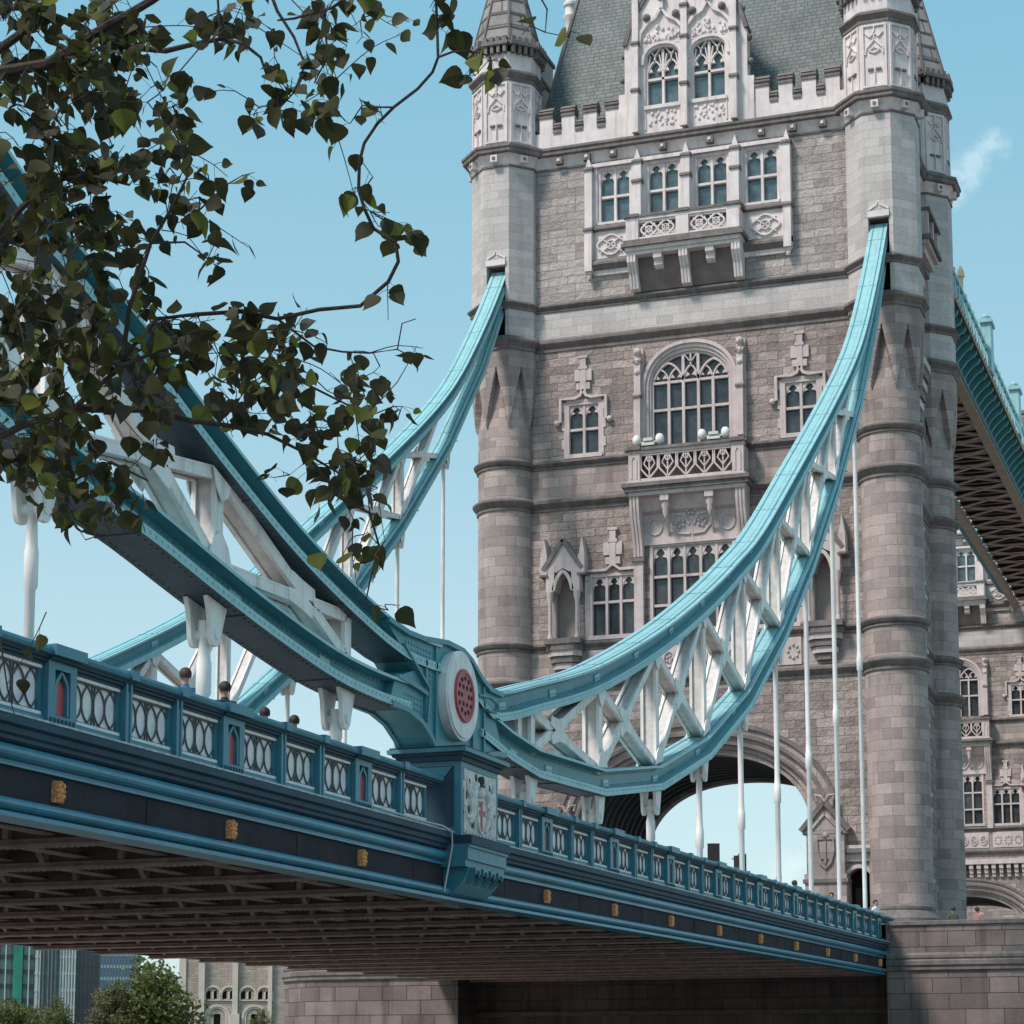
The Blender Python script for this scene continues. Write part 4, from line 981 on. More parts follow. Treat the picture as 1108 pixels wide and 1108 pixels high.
# ================================================================== PARAPETS
def build_parapet(sx, label, ys, detail=True):
    P = thing('bridge_parapet', label, 'parapet', group=None)
    S = (lambda p: p) if sx > 0 else mirror_profile
    path_l = [(y, zt(y)) for y in (YS, -72, -63, -56.75)]; path_r = [(y, zt(y)) for y in (-54.05, -45, -35, -25, -15, YE)]
    for pth in (path_l, path_r):
        r = MB()
        top = [(9.30, -.14), (9.34, -.03), (9.42, 0.0), (9.66, 0.0), (9.73, -.03), (9.76, -.08), (9.74, -.125), (9.70, -.14)]
        r.sweep(S(top), pth, 0)
        r.sweep(S([(9.34, -.141), (9.68, -.141), (9.68, -.18), (9.64, -.19), (9.64, -.225), (9.60, -.235), (9.60, -.27), (9.36, -.27)]), pth, 1)
        r.build('coping', [BLUE, BLUE_D], P)
        r = MB(); r.sweep(S([(9.36, -.955), (9.58, -.955), (9.61, -.985), (9.61, -1.08), (9.34, -1.08)]), pth, 0)
        r.build('bottom_rail', [BLUE], P)
    def place(o, y): o.location = (0, y, zt(y)); o.rotation_euler = (math.atan(.012), 0, 0)
    # templates are built for the +X side around y = 0, z = 0 (top of coping)
    X = lambda *a: sorted(sx*v for v in a)
    wide = MB()
    a, c = X(9.40, 9.66)
    wide.box(a, c, -.37, -.20, -1.08, -.141, 0); wide.box(a, c, .20, .37, -1.08, -.141, 0)
    wide.box(a, c, -.20, .20, -1.08, -.93, 0); wide.box(a, c, -.20, .20, -.30, -.141, 0)
    wide.box(*X(9.40, 9.585), -.20, .20, -.93, -.30, 1)
    sp = [(-.16, -.52), (-.13, -.45), (-.06, -.38), (0, -.31), (.06, -.38), (.13, -.45), (.16, -.52)]
    wide.strip([(-.16, -.92)]+sp+[(.16, -.92)], .045, *X(9.585, 9.65), 'yz', 0); wide.strip([(0, -.32), (0, -.30)], .04, *X(9.585, 9.65), 'yz', 0)
    wide.prism([(-.135, -.92), (.135, -.92), (.135, -.53), (.06, -.44), (0, -.40), (-.06, -.44), (-.135, -.53)], 'yz', *X(9.585, 9.592), 2)
    wide.box(*X(9.38, 9.80), -.41, .41, -.14, .012, 0); wide.box(*X(9.39, 9.72), -.39, .39, -.19, -.141, 1)
    for k in range(7): wide.box(*X(9.66, 9.672), -.30+k*.1-.02, -.30+k*.1+.02, -1.05, -.97, 1)
    nar = MB()
    nar.box(*X(9.40, 9.65), -.095, .095, -1.08, -.141, 0); nar.box(*X(9.65, 9.665), -.095, -.04, -1.08, -.141, 0); nar.box(*X(9.65, 9.665), .04, .095, -1.08, -.141, 0)
    nar.box(*X(9.37, 9.772), -.11, .11, -.135, .004, 0); nar.box(*X(9.65, 9.655), -.038, .038, -.30, -.16, 1)
    pw = 1.28; hw = pw/2; zb, ztp = -.955, -.272
    pan = MB(); pan.box(*X(9.49, 9.50), -hw-.02, hw+.02, zb, ztp, 0)
    pan.box(*X(9.50, 9.575), -hw-.02, hw+.02, ztp-.045, ztp, 0); pan.box(*X(9.50, 9.575), -hw-.02, hw+.02, zb, zb+.045, 0)
    lat = MB(); cz = (zb+ztp)/2; h = (ztp-zb)/2-.045
    def ell(cy, rx, ry, w=.015):
        pts = [(cy+rx*math.cos(t*math.pi/18), cz+ry*math.sin(t*math.pi/18)) for t in range(37)]
        seg = []
        for p in pts:
            if abs(p[0]) <= hw: seg.append(p)
            else:
                if len(seg) > 1: lat.strip(seg, w, *X(9.505, 9.53), 'yz', 0)
                seg = []
        if len(seg) > 1: lat.strip(seg, w, *X(9.505, 9.53), 'yz', 0)
    for q in (-1, -.5, 0, .5, 1): ell(hw*q, hw*.5, h*.99, .0125)
    for q in (-1, 1): lat.strip([(q*.05, cz-h), (q*.012, cz-h*.4), (q*.012, cz+h*.4), (q*.05, cz+h)], .014, *X(9.505, 9.53), 'yz', 0)
    lat.box(*X(9.505, 9.532), -hw, hw, zb+.045, zb+.068, 0); lat.box(*X(9.505, 9.532), -hw, hw, ztp-.068, ztp-.045, 0)
    frs = []
    for q in (-1, 1): fr = MB(); a, c = sorted((q*(hw-.035), q*(hw+.04))); fr.box(*X(9.42, 9.56), a, c, zb, ztp, 0); frs.append(fr)
    tw = tn = tp = None
    for y in NODES:
        if y < ys: continue
        if abs(y+55.3) > 1:
            if tw is None: tw = wide.build('shield_post', [BLUE, BLUE_D, RED], P); o = tw
            else: o = tw.copy(); COL.objects.link(o)
            place(o, y)
        for d in (1.83, 3.37):
            if abs(y+55.3) < 1 and d < 1.9 or abs(y+60.5) < 1 and d > 3.3: continue
            if y+d > YP: continue
            if tn is None: tn = nar.build('post', [BLUE, BLUE_D], P); o = tn
            else: o = tn.copy(); COL.objects.link(o)
            place(o, y+d)
        for d in (1.06, 2.6, 4.14):
            yy = y+d
            if -56.6 < yy < -54.2 or yy > YP-.3: continue
            if tp is None:
                tp = pan.build('panel', PANELW, P); tl = lat.build('lattice', LATT, tp); [f_.build('frame', BLUE, tp) for f_ in frs]; o = tp
            else: o = copy_tree(tp)
            place(o, yy)
    return P
build_parapet(1, 'near blue and white lattice parapet with red shield posts along the bridge edge', -76.5)
build_parapet(-1, 'far side parapet of the bridge deck mostly hidden behind the near one', -76.5)
# pedestals carrying the chain joints
def pedestal(sx, label):
    P = thing('chain_pedestal', label, 'pedestal', (sx*9.35, -55.4, 0))
    z = zt(-55.4)
    m = MB(); hx, hy = .60, 1.06
    m.box(-hx, hx, -hy, hy, z-1.35, z+.42, 0)
    for q in (-1, 1):       # corner strips and rails of the outer panel
        x0, x1 = sorted((sx*hx, sx*(hx+.05)))
        m.box(x0, x1, q*hy-.14 if q > 0 else -hy, q*hy if q > 0 else -hy+.14, z-1.25, z+.30, 1)
        m.box(-hx+.1, hx-.1, *sorted((q*hy, q*(hy+.02))), z-1.0, z+.2, 2)
        n_ = [( -hx+.12, z+.18), (hx-.12, z+.18), (.32, z-.02), (0, z-.1), (-.32, z-.02)]
        m.prism(n_, 'xz', *sorted((q*hy, q*(hy+.05))), 1)
    m.box(x0, x1, -hy+.14, hy-.14, z+.18, z+.30, 1); m.box(x0, x1, -hy+.14, hy-.14, z-1.25, z-1.12, 1)
    for k, (o_, za, zb_) in enumerate(((.10, .30, .40), (.16, .40, .46), (.24, .46, .54), (.20, .54, .58))):
        m.box(-hx-o_, hx+o_, -hy-o_, hy+o_, z+za, z+zb_, 2 if k != 2 else 0)
    # bracketed base coming down over the cornice
    xs = lambda a, c: sorted((sx*a, sx*c))
    for (o_, za, zb_, mm) in ((.30, -1.36, -1.18, 2), (.26, -1.42, -1.36, 0), (.22, -1.66, -1.42, 1), (.17, -1.80, -1.66, 1)):
        m.box(*xs(.0, hx+o_), -hy-.06, hy+.06, z+zb_ if zb_ < za else z+za, z+max(za, zb_), mm)
    m.prism([(sx*.2, z-1.8), (sx*(hx+.18), z-1.8), (sx*(hx+.08), z-2.05), (sx*(hx-.16), z-2.3), (sx*.2, z-2.3)], 'xz', -hy+.1, hy-.1, 1)
    for k in range(4):
        y = -.66+.44*k; m.prism([(sx*(hx+.05), z-1.8), (sx*(hx+.27), z-1.8), (sx*(hx+.27), z-1.93), (sx*(hx+.2), z-1.98), (sx*(hx-.1), z-2.2), (sx*(hx-.1), z-2.0)], 'xz', y-.14, y+.14, 1)
        m.tube([(sx*(hx+.22), y, z-1.92), (sx*(hx+.285), y, z-1.92)], .07, 10, 2)
    m.build('plinth', [BLUE, BLUE, BLUE_D], P)
    a = MB(); X0 = hx+.012
    A = lambda d0, d1: sorted((sx*(X0+d0), sx*(X0+d1)))
    a.box(*A(0, .03), -hy+.15, hy-.15, z-1.11, z+.17, 0)
    for q in (-1, 1):
        a.box(*A(.03, .055), q*(hy-.19)-.035, q*(hy-.19)+.035, z-1.11, z+.17, 0)
        # dragon supporters: body, wing, tail, legs
        a.tube([(sx*(X0+.05), q*.28, z-.12), (sx*(X0+.07), q*.40, z-.25), (sx*(X0+.06), q*.52, z-.45), (sx*(X0+.06), q*.48, z-.68), (sx*(X0+.06), q*.60, z-.9)], [.05, .085, .11, .09, .05], 8, 0)
        a.tube([(sx*(X0+.06), q*.50, z-.36), (sx*(X0+.05), q*.72, z-.18), (sx*(X0+.05), q*.82, z+.02)], [.09, .07, .02], 6, 0)
        a.tube([(sx*(X0+.05), q*.50, z-.75), (sx*(X0+.05), q*.78, z-.78), (sx*(X0+.05), q*.86, z-.58), (sx*(X0+.05), q*.70, z-.55)], [.05, .045, .04, .02], 6, 0)
        a.tube([(sx*(X0+.06), q*.46, z-.42), (sx*(X0+.08), q*.30, z-.5)], [.05, .04], 6, 0); a.tube([(sx*(X0+.05), q*.5, z-.68), (sx*(X0+.07), q*.36, z-.86), (sx*(X0+.05), q*.30, z-1.0)], [.06, .05, .04], 6, 0)
        a.sphere((sx*(X0+.06), q*.26, z-.1), .085, 0, 8, 6)
        for d in ((.66, -.95, 0), (.8, .1, 0), (.2, .06, 1), (.75, -.35, 1), (.34, -.42, 1), (.62, -.62, 1), (.42, -.9, 1), (.86, -.7, 1), (.58, -.08, 1), (.34, -.02, 0), (.9, -.15, 0), (.85, -1.0, 0)): a.sphere((sx*(X0+.025), q*d[0], z+d[1]), .062, d[2], 6, 4, (.6, 1, 1.5))
    # shield, helm and crest
    a.strip([(-.22, z-.38), (.22, z-.38), (.22, z-.75), (.12, z-.95), (0, z-1.05), (-.12, z-.95), (-.22, z-.75)], .04, *A(.03, .09), 'yz', 0, True)
    a.prism([(-.2, z-.4), (.2, z-.4), (.2, z-.75), (.1, z-.93), (0, z-1.02), (-.1, z-.93), (-.2, z-.75)], 'yz', *A(.03, .075), 0)
    a.sphere((sx*(X0+.06), 0, z-.22), .12, 0, 8, 6); a.sphere((sx*(X0+.06), 0, z+.02), .09, 1, 8, 6)
    for k in range(5): a.sphere((sx*(X0+.05), -.16+.08*k, z-.08), .045, 1, 6, 4)
    for k in range(9): a.sphere((sx*(X0+.03), -.72+.18*k, z-1.06), .04, 0, 6, 4)
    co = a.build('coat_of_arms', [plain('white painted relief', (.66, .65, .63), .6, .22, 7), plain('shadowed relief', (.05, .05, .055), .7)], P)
    x = MB(); x.box(*A(.075, .09), -.045, .045, z-1.0, z-.41, 0); x.box(*A(.0749, .0895), -.2, .2, z-.68, z-.58, 0)
    x.box(*A(.075, .09), -.16, -.09, z-.52, z-.42, 0)
    x.build('red_cross', RED, co)
    return P
pedestal(1, 'blue pedestal with white coat of arms panel and red cross under the roundel')
pedestal(-1, 'far side blue pedestal behind the bridge deck under the hidden roundel')

# ================================================================== CHAINS
UL = [(-97, 28.5), (-88, 24.0), (-80, 19.9), (-72.6, 16.22), (-70.3, 15.45), (-68.5, 14.95), (-66.6, 14.3), (-64.8, 13.72), (-63, 13.2), (-61, 12.76), (-59, 12.42), (-57.6, 12.3), (-56.2, 12.36)]
LL = [(-97, 24.5), (-88, 19.8), (-80, 15.6), (-74, 13.4), (-72.4, 12.93), (-70, 12.52), (-68, 12.26), (-66, 11.93), (-63.9, 11.62), (-61.4, 11.34), (-59.4, 11.28), (-57.8, 11.33)]
UR = [(-54.3, 12.25), (-53.2, 11.92), (-52, 12.08), (-50, 12.58), (-47.5, 13.2), (-45, 13.92), (-41.5, 15.12), (-38, 16.45), (-34, 18.15), (-30.7, 19.7), (-27, 21.6), (-21.2, 25.25), (-15, 29.25), (-10, 32.7), (-6.8, 35.4), (-3.4, 39.1), (-1.0, 42.1)]
LR = [(-53.8, 11.45), (-52.0, 11.2), (-50.1, 11.06), (-45.0, 11.26), (-39.8, 12.05), (-34.6, 13.6), (-29.4, 15.85), (-24.2, 18.9), (-19.0, 22.55), (-13.8, 26.75), (-8.5, 31.6), (-4.1, 36.5), (-1.3, 40.5)]
def chord_mesh(pts, d0, d1, X, straight=False, hw1=.40, ytap=-35, sx0=1):
    """plate girder chord: broad top flange, recessed web, bottom flange"""
    c = smooth_curve(pts, .5) if not straight else [(lerp(p[0], q[0], k/8), lerp(p[1], q[1], k/8)) for p, q in zip(pts, pts[1:]) for k in range(8)]+[pts[-1]]
    m = MB(); n = len(c); rings = []; TP = lambda y: max(0, min(1, (y-ytap)/(-2-ytap)))
    for i, (y, z) in enumerate(c):
        a = c[max(i-1, 0)]; b = c[min(i+1, n-1)]; dy, dz = b[0]-a[0], b[1]-a[1]; l = math.hypot(dy, dz); ny, nz_ = -dz/l, dy/l
        h = lerp(d0, d1, TP(y))/2; hw = lerp(.40, hw1, TP(y))
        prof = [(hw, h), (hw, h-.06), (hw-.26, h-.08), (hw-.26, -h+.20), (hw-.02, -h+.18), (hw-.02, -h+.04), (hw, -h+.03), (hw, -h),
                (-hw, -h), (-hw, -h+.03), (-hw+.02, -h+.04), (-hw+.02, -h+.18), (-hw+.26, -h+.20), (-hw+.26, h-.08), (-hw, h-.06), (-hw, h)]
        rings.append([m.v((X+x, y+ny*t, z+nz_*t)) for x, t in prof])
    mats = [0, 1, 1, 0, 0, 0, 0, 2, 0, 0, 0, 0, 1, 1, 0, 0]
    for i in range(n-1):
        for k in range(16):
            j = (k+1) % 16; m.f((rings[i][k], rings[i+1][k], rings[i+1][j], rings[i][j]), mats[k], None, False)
    m.f(rings[0]); m.f(rings[-1][::-1])
    # splice plates at intervals
    for i in range(4, n-3, 7):
        y, z = c[i]; a = c[i-1]; b = c[i+1]; dy, dz = b[0]-a[0], b[1]-a[1]; l = math.hypot(dy, dz); d = Vector((0, dy/l, dz/l)); nn = Vector((0, -dz/l, dy/l))
        h = lerp(d0, d1, TP(y))/2; hw = lerp(.40, hw1, TP(y))
        for sx in (-1, 1):
            p = Vector((X+sx*(hw-.245), y, z)); m.bar(p-d*.22+nn*(-h+.32), p+d*.22+nn*(-h+.32), .03, .16, 0, up=nn)
            for q in (-.15, -.05, .05, .15): m.bar(p+d*q+nn*(-h+.28)+Vector((sx*.0, 0, 0)), p+d*q+nn*(-h+.31), .06, .04, 1, up=(1, 0, 0))
        pb = Vector((X, y, z))+nn*(-h-.012); m.bar(pb-d*.02, pb+d*.02, .8, .02, 2, up=nn)
        pt = Vector((X, y, z))+nn*(h+.003); m.bar(pt-d*.012, pt+d*.012, hw*1.8, .008, 2, up=nn)
    for i in range(n-1):
        (ya, za), (yb, zb_) = c[i], c[i+1]; L_ = math.hypot(yb-ya, zb_-za); d = Vector((0, (yb-ya)/L_, (zb_-za)/L_)); nn = Vector((0, -d.z, d.y)); h = lerp(d0, d1, TP(ya))/2; hw = lerp(.40, hw1, TP(ya))
        for xx in (-.55, .1, .6):
            q = Vector((X+xx*hw, 0, 0))+nn*(h+.004); m.bar(q+Vector((0, ya, za)), q+Vector((0, yb, zb_)), .05, .014, 1 if xx != .1 else 0, up=nn)
    # rivet rows along web and flange on the nearer stretch
    acc = 0
    for (ya, za), (yb, zb_) in zip(c, c[1:]):
        if not -76 < ya < -38: continue
        L_ = math.hypot(yb-ya, zb_-za); d = Vector((0, (yb-ya)/L_, (zb_-za)/L_)); nn = Vector((0, -d.z, d.y)); h = d0/2
        k = 0
        while acc < L_:
            p = Vector((X, ya, za))+d*acc
            for t in (-h+.25, h-.13): q = p+nn*t+Vector((sx0*.145, 0, 0)); m.bar(q-d*.018, q+d*.018, .036, .02, 1, up=(1, 0, 0))
            q = p+nn*(-h+.11)+Vector((sx0*.385, 0, 0)); m.bar(q-d*.018, q+d*.018, .036, .02, 0, up=(1, 0, 0))
            for xx in (-.3, .3): q = p+nn*(-h-.008)+Vector((xx, 0, 0)); m.bar(q-d*.018, q+d*.018, .036, .02, 2, up=nn)
            acc += .19
        acc -= L_
    return m
def zof(tab, y): return interp(tab, y)
def build_chain(sx, label):
    X = sx*9.1
    C = thing('suspension_chain', label, 'suspension chain', (0, 0, 0))
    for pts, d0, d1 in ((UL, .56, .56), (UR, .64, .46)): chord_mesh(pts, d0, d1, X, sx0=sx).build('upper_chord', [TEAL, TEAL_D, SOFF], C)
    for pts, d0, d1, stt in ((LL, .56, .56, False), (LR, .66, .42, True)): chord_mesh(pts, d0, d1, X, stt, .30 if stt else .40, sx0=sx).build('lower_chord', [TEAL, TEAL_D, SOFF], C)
    # joint plate round the pin
    j = MB()
    top = [(-59.0, 12.62), (-58.0, 12.55), (-57.2, 12.58), (-56.4, 12.68), (-55.9, 12.74), (-55.0, 12.74), (-54.5, 12.62), (-53.9, 12.34), (-53.4, 12.2), (-52.6, 12.2)]
    bot = [(-52.4, 10.92), (-53.0, 10.88), (-53.5, 10.78), (-54.0, 10.62), (-54.35, 10.38), (-54.4, 10.2), (-56.35, 10.2), (-56.4, 10.38), (-56.75, 10.68), (-57.3, 10.92), (-58.0, 11.04), (-58.8, 11.04)]
    pl = top+[(-53.2, 11.82), (-52.9, 11.6)]+bot+[(-58.5, 11.6), (-57.5, 11.9)]
    j.prism(pl, 'yz', X-.33, X+.33, 0)
    for e in (.33,):
        for q in (-1, 1):
            xa, xb = sorted((X+q*.33, X+q*.42))
            j.strip(top, .10, xa, xb, 'yz', 0); j.strip(bot, .10, xa, xb, 'yz', 0)
            j.strip([(-58.5, 11.62), (-57.4, 11.55), (-57.0, 11.5)], .08, xa, xb, 'yz', 0); j.strip([(-58.2, 12.28), (-57.2, 11.78), (-56.9, 11.62), (-57.0, 10.95)], .06, xa, xb, 'yz', 0)
            x0 = X+q*.33
            for rr in range(12):
                for cc in range(10):
                    y = -58.0+cc*.16; z = 11.12+rr*.115
                    if z > 12.4 or (y < -57.2 and 11.45 < z < 11.75+(-57.0-y)*.0+.2): continue
                    j.box(*sorted((x0, x0+q*.014)), y-.022, y+.022, z-.022, z+.022, 0)
            for (ya, yb) in ((-56.95, 12.2), ): pass
            # vertical stiffeners on both sides of the disc
            for y in (-57.0, -56.45, -54.35, -53.7): j.box(*sorted((x0, x0+q*.05)), y-.04, y+.04, 10.75 if abs(y+55.4) > 1.3 else 10.3, 12.2 if abs(y+55.4) > 1.3 else 12.6, 0)
            # pipe bend on the river side of the joint
            j.tube([(x0+q*.1, -54.2, 11.95), (x0+q*.14, -53.6, 11.98), (x0+q*.16, -53.25, 11.9), (x0+q*.14, -53.25, 11.72), (x0+q*.1, -53.7, 11.7)], .035, 8, 0)
    j.prism([(-56.5, 10.38), (-54.3, 10.38), (-54.15, 10.55), (-56.65, 10.55)], 'yz', X-.40, X+.40, 0)
    jo = j.build('joint_plate', [TEAL_D], C)
    rd = MB()
    def disc(r0, r1, xa, xb, m):
        n = 56; q = [(r0, xa), (r0, xb), (r1, xb), (r1, xa)]
        ring = [[rd.v((X+sx*x, -55.4+r*math.cos(2*math.pi*k/n), 11.72+r*math.sin(2*math.pi*k/n))) for k in range(n)] for r, x in q]
        for i in range(3):
            for k in range(n): rd.f((ring[i][k], ring[i][(k+1) % n], ring[i+1][(k+1) % n], ring[i+1][k]), m)
    disc(.92, .80, .30, .52, 0); disc(.86, .0001, .3, .55, 0); disc(.55, .0001, .54, .585, 1); disc(.53, .46, .58, .60, 1)
    for ring, cnt in ((.36, 12), (.20, 6)):
        for k in range(cnt):
            a = 2*math.pi*k/cnt
            rd.tube([(X+sx*.57, -55.4+ring*math.cos(a), 11.72+ring*math.sin(a)), (X+sx*.592, -55.4+ring*math.cos(a), 11.72+ring*math.sin(a))], .055, 6, 2)
    rd.build('roundel', [WHITE, RED, DARK], jo)
    # bracing
    def node_z(y):
        if y < -56: return zof(LL, y), zof(UL, y)
        return zof(LR, y), zof(UR, y)
    def member(y0, z0, y1, z1, w, cut0=0, cut1=0):
        """pair of flat plates joined by lacing, seen as a light box member"""
        m = MB(); a = Vector((0, y0, z0)); b = Vector((0, y1, z1)); d = (b-a).normalized(); a += d*cut0; b -= d*cut1
        nn = Vector((0, -d.z, d.y))
        for q in (-1, 1):
            o_ = Vector((X+q*.20, 0, 0)); m.bar(o_+a, o_+b, w, .03, 0, up=(1, 0, 0))
            for e in (-1, 1): o2 = Vector((X+q*.18, 0, 0))+nn*e*(w/2-.02); m.bar(o2+a, o2+b, .035, .08, 0, up=(1, 0, 0))
        o_ = Vector((X, 0, 0)); m.bar(o_+a, o_+b, w*.45, .38, 1, up=(1, 0, 0))
        L_ = (b-a).length; k = int(L_/.16)
        for i in range(k):
            p = a+d*(.1+i*.16)
            for e in (-1, 1): q_ = p+nn*e*(w/2-.05)+Vector((X+sx*.215, 0, 0)); m.bar(q_-d*.015, q_+d*.015, .03, .015, 0, up=(1, 0, 0))
        return m
    ns = [y for y in NODES if -76.5 < y < -9]
    shade = plain('shaded white paint', (.58, .55, .53), .7, .2, 4) if 'shaded white paint' not in MATS else MATS['shaded white paint']  # white paint greyed, shade on the member sides put into the colour
    for i, y in enumerate(ns):
        if abs(y+55.3) < 1: continue
        zl, zu = node_z(y)
        if zu-zl > .9: member(y, zl+.31, y, zu-.31, .29).build('vertical', [WHITE, shade], C)
    pairs = [(a, b) for a, b in zip(ns, ns[1:]) if abs(a+55.3) > 1 and abs(b+55.3) > 1] + [(-13.7, -9.6)]
    for a, b in pairs:
        zla, zua = node_z(a); zlb, zub = node_z(b)
        member(a, zla+.30, b, zub-.30, .22, .06, .06).build('diagonal', [WHITE, shade], C)
        member(a, zua-.30, b, zlb+.30, .22, .06, .06).build('diagonal', [WHITE, shade], C)
        # crossing gusset
        t = (zua-zla)/((zua-zla)+(zub-zlb)); yc = lerp(a, b, t); zc = lerp(zla, zub, t); h = .5; GL = min(.62, (zua-zla+zub-zlb)*.155)
        d1 = Vector((b-a, zub-zla)).normalized(); d2 = Vector((b-a, zlb-zua)).normalized()
        g = MB(); pts = []
        for dd, sg in ((d1, 1), (d1, -1), (d2, 1), (d2, -1)):
            pts.append((math.atan2(dd.y*sg, dd.x*sg), dd*sg))
        pts.sort(key=lambda t_: t_[0]); P2 = []
        for k, (an, dd) in enumerate(pts):
            n2 = Vector((-dd.y, dd.x)); L_ = GL
            P2 += [(yc+dd.x*L_-n2.x*.11, zc+dd.y*L_-n2.y*.11), (yc+dd.x*L_+n2.x*.11, zc+dd.y*L_+n2.y*.11)]
            nx = pts[(k+1) % 4][1]; bis = (dd+nx); 
            if bis.length > .05: bis = bis.normalized()*.26; P2.append((yc+bis.x, zc+bis.y))
        for q in (-1, 1): g.prism(P2, 'yz', *sorted((X+q*.216, X+q*.24)), 0)
        g.build('gusset', [WHITE], C)
    # node gussets against the chords
    for y in ns:
        if abs(y+55.3) < 1: continue
        zl, zu = node_z(y); g = MB()
        if zu-zl < 1.7: continue
        for q in (-1, 1):
            xa, xb = sorted((X+q*.245, X+q*.27))
            TL, TU = (LL, UL) if y < -56 else (LR, UR)
            lo = lambda u: zof(TL, y+u)+.365*math.hypot(1, (zof(TL, y+u+.1)-zof(TL, y+u-.1))/.2); hi_ = lambda u: zof(TU, y+u)-.345*math.hypot(1, (zof(TU, y+u+.1)-zof(TU, y+u-.1))/.2)
            g = MB(); g.prism([(y-.4, lo(-.4)), (y+.4, lo(.4)), (y+.26, lo(.26)+.3), (y, lo(0)+.5), (y-.26, lo(-.26)+.3)], 'yz', xa, xb); g.build('gusset', [WHITE], C); g = MB()
            g.prism([(y-.32, hi_(-.32)), (y+.32, hi_(.32)), (y+.2, hi_(.2)-.25), (y, hi_(0)-.42), (y-.2, hi_(-.2)-.25)], 'yz', xa, xb); g.build('gusset', [WHITE], C)
        pass
    # short members in the panels either side of the joint
    for ya, yb in ((-60.5, -58.6), (-52.2, -50.1)): pass
    member(-51.0, zof(LR, -51.0)+.32, -51.0, zof(UR, -51)-.31, .25).build('vertical', [WHITE, shade], C) if sx else None
    # hangers
    for y in NODES:
        if y < -76.5 or abs(y+55.3) < 1: continue
        zl = node_z(y)[0]-.30; z0 = zt(y)-1.2
        h = MB(); near = y < -38
        slope = (node_z(y+.3)[0]-node_z(y-.3)[0])/.6
        for q in (-1, 1):       # forked clamp
            xa, xb = sorted((X+q*.14, X+q*.22))
            h.prism([(y-.34, zl-.0-.34*slope), (y+.34, zl+.0+.34*slope), (y+.24, zl-.30), (y+.14, zl-.62), (y+.05, zl-.72), (y-.10, zl-.72), (y-.18, zl-.6), (y-.24, zl-.2)], 'yz', xa, xb)
        h.tube([(X-.24, y, zl-.52), (X+.24, y, zl-.52)], .09, 10)
        r_ = .088 if y > -69 else .072
        zz = interp([(-70.9, 11.25), (-65.7, 10.6), (-60, 10.9), (-39.7, 10.9), (-34.5, 11.2), (-29.3, 12.3), (-24.1, 13.75), (-18.9, 15.6), (-13.7, 18.0), (-8.5, 21.0)], y)
        prof = [(r_*1.0, z0), (r_*1.0, zz-.55), (r_*1.4, zz-.5), (r_*1.4, zz+.0), (r_*1.2, zz+.05), (r_*1.0, zz+.4), (r_, zl-.55), (r_*1.2, zl-.5), (r_*1.2, zl-.3)]
        if zl-z0 < 2.4 and y > -69: prof = [(r_, z0), (r_*1.02, zl-.95), (r_*1.35, zl-.85), (r_*1.35, zl-.35)]
        h.lathe(prof, 14, X, y, 0, sm=True)
        h.build('hanger_rod', [WHITE], C)
    return C
build_chain(1, 'near turquoise suspension chain with white bracing and the big white and red roundel')
build_chain(-1, 'far turquoise suspension chain entering the left turret behind the near one')

cb2 = MB(); zc_ = zt(-57)
cb2.tube([(9.88, -60.2, zc_-1.07), (9.89, -58.4, zc_-1.08), (9.90, -57.2, zc_-1.06), (9.92, -56.75, zc_-1.12), (9.90, -56.66, zc_-1.4), (9.82, -56.7, zc_-1.9), (9.75, -56.72, zc_-2.3)], .018, 8)
cb2.build('cable', plain('pale cable sheath', (.5, .5, .48), .6), deck)
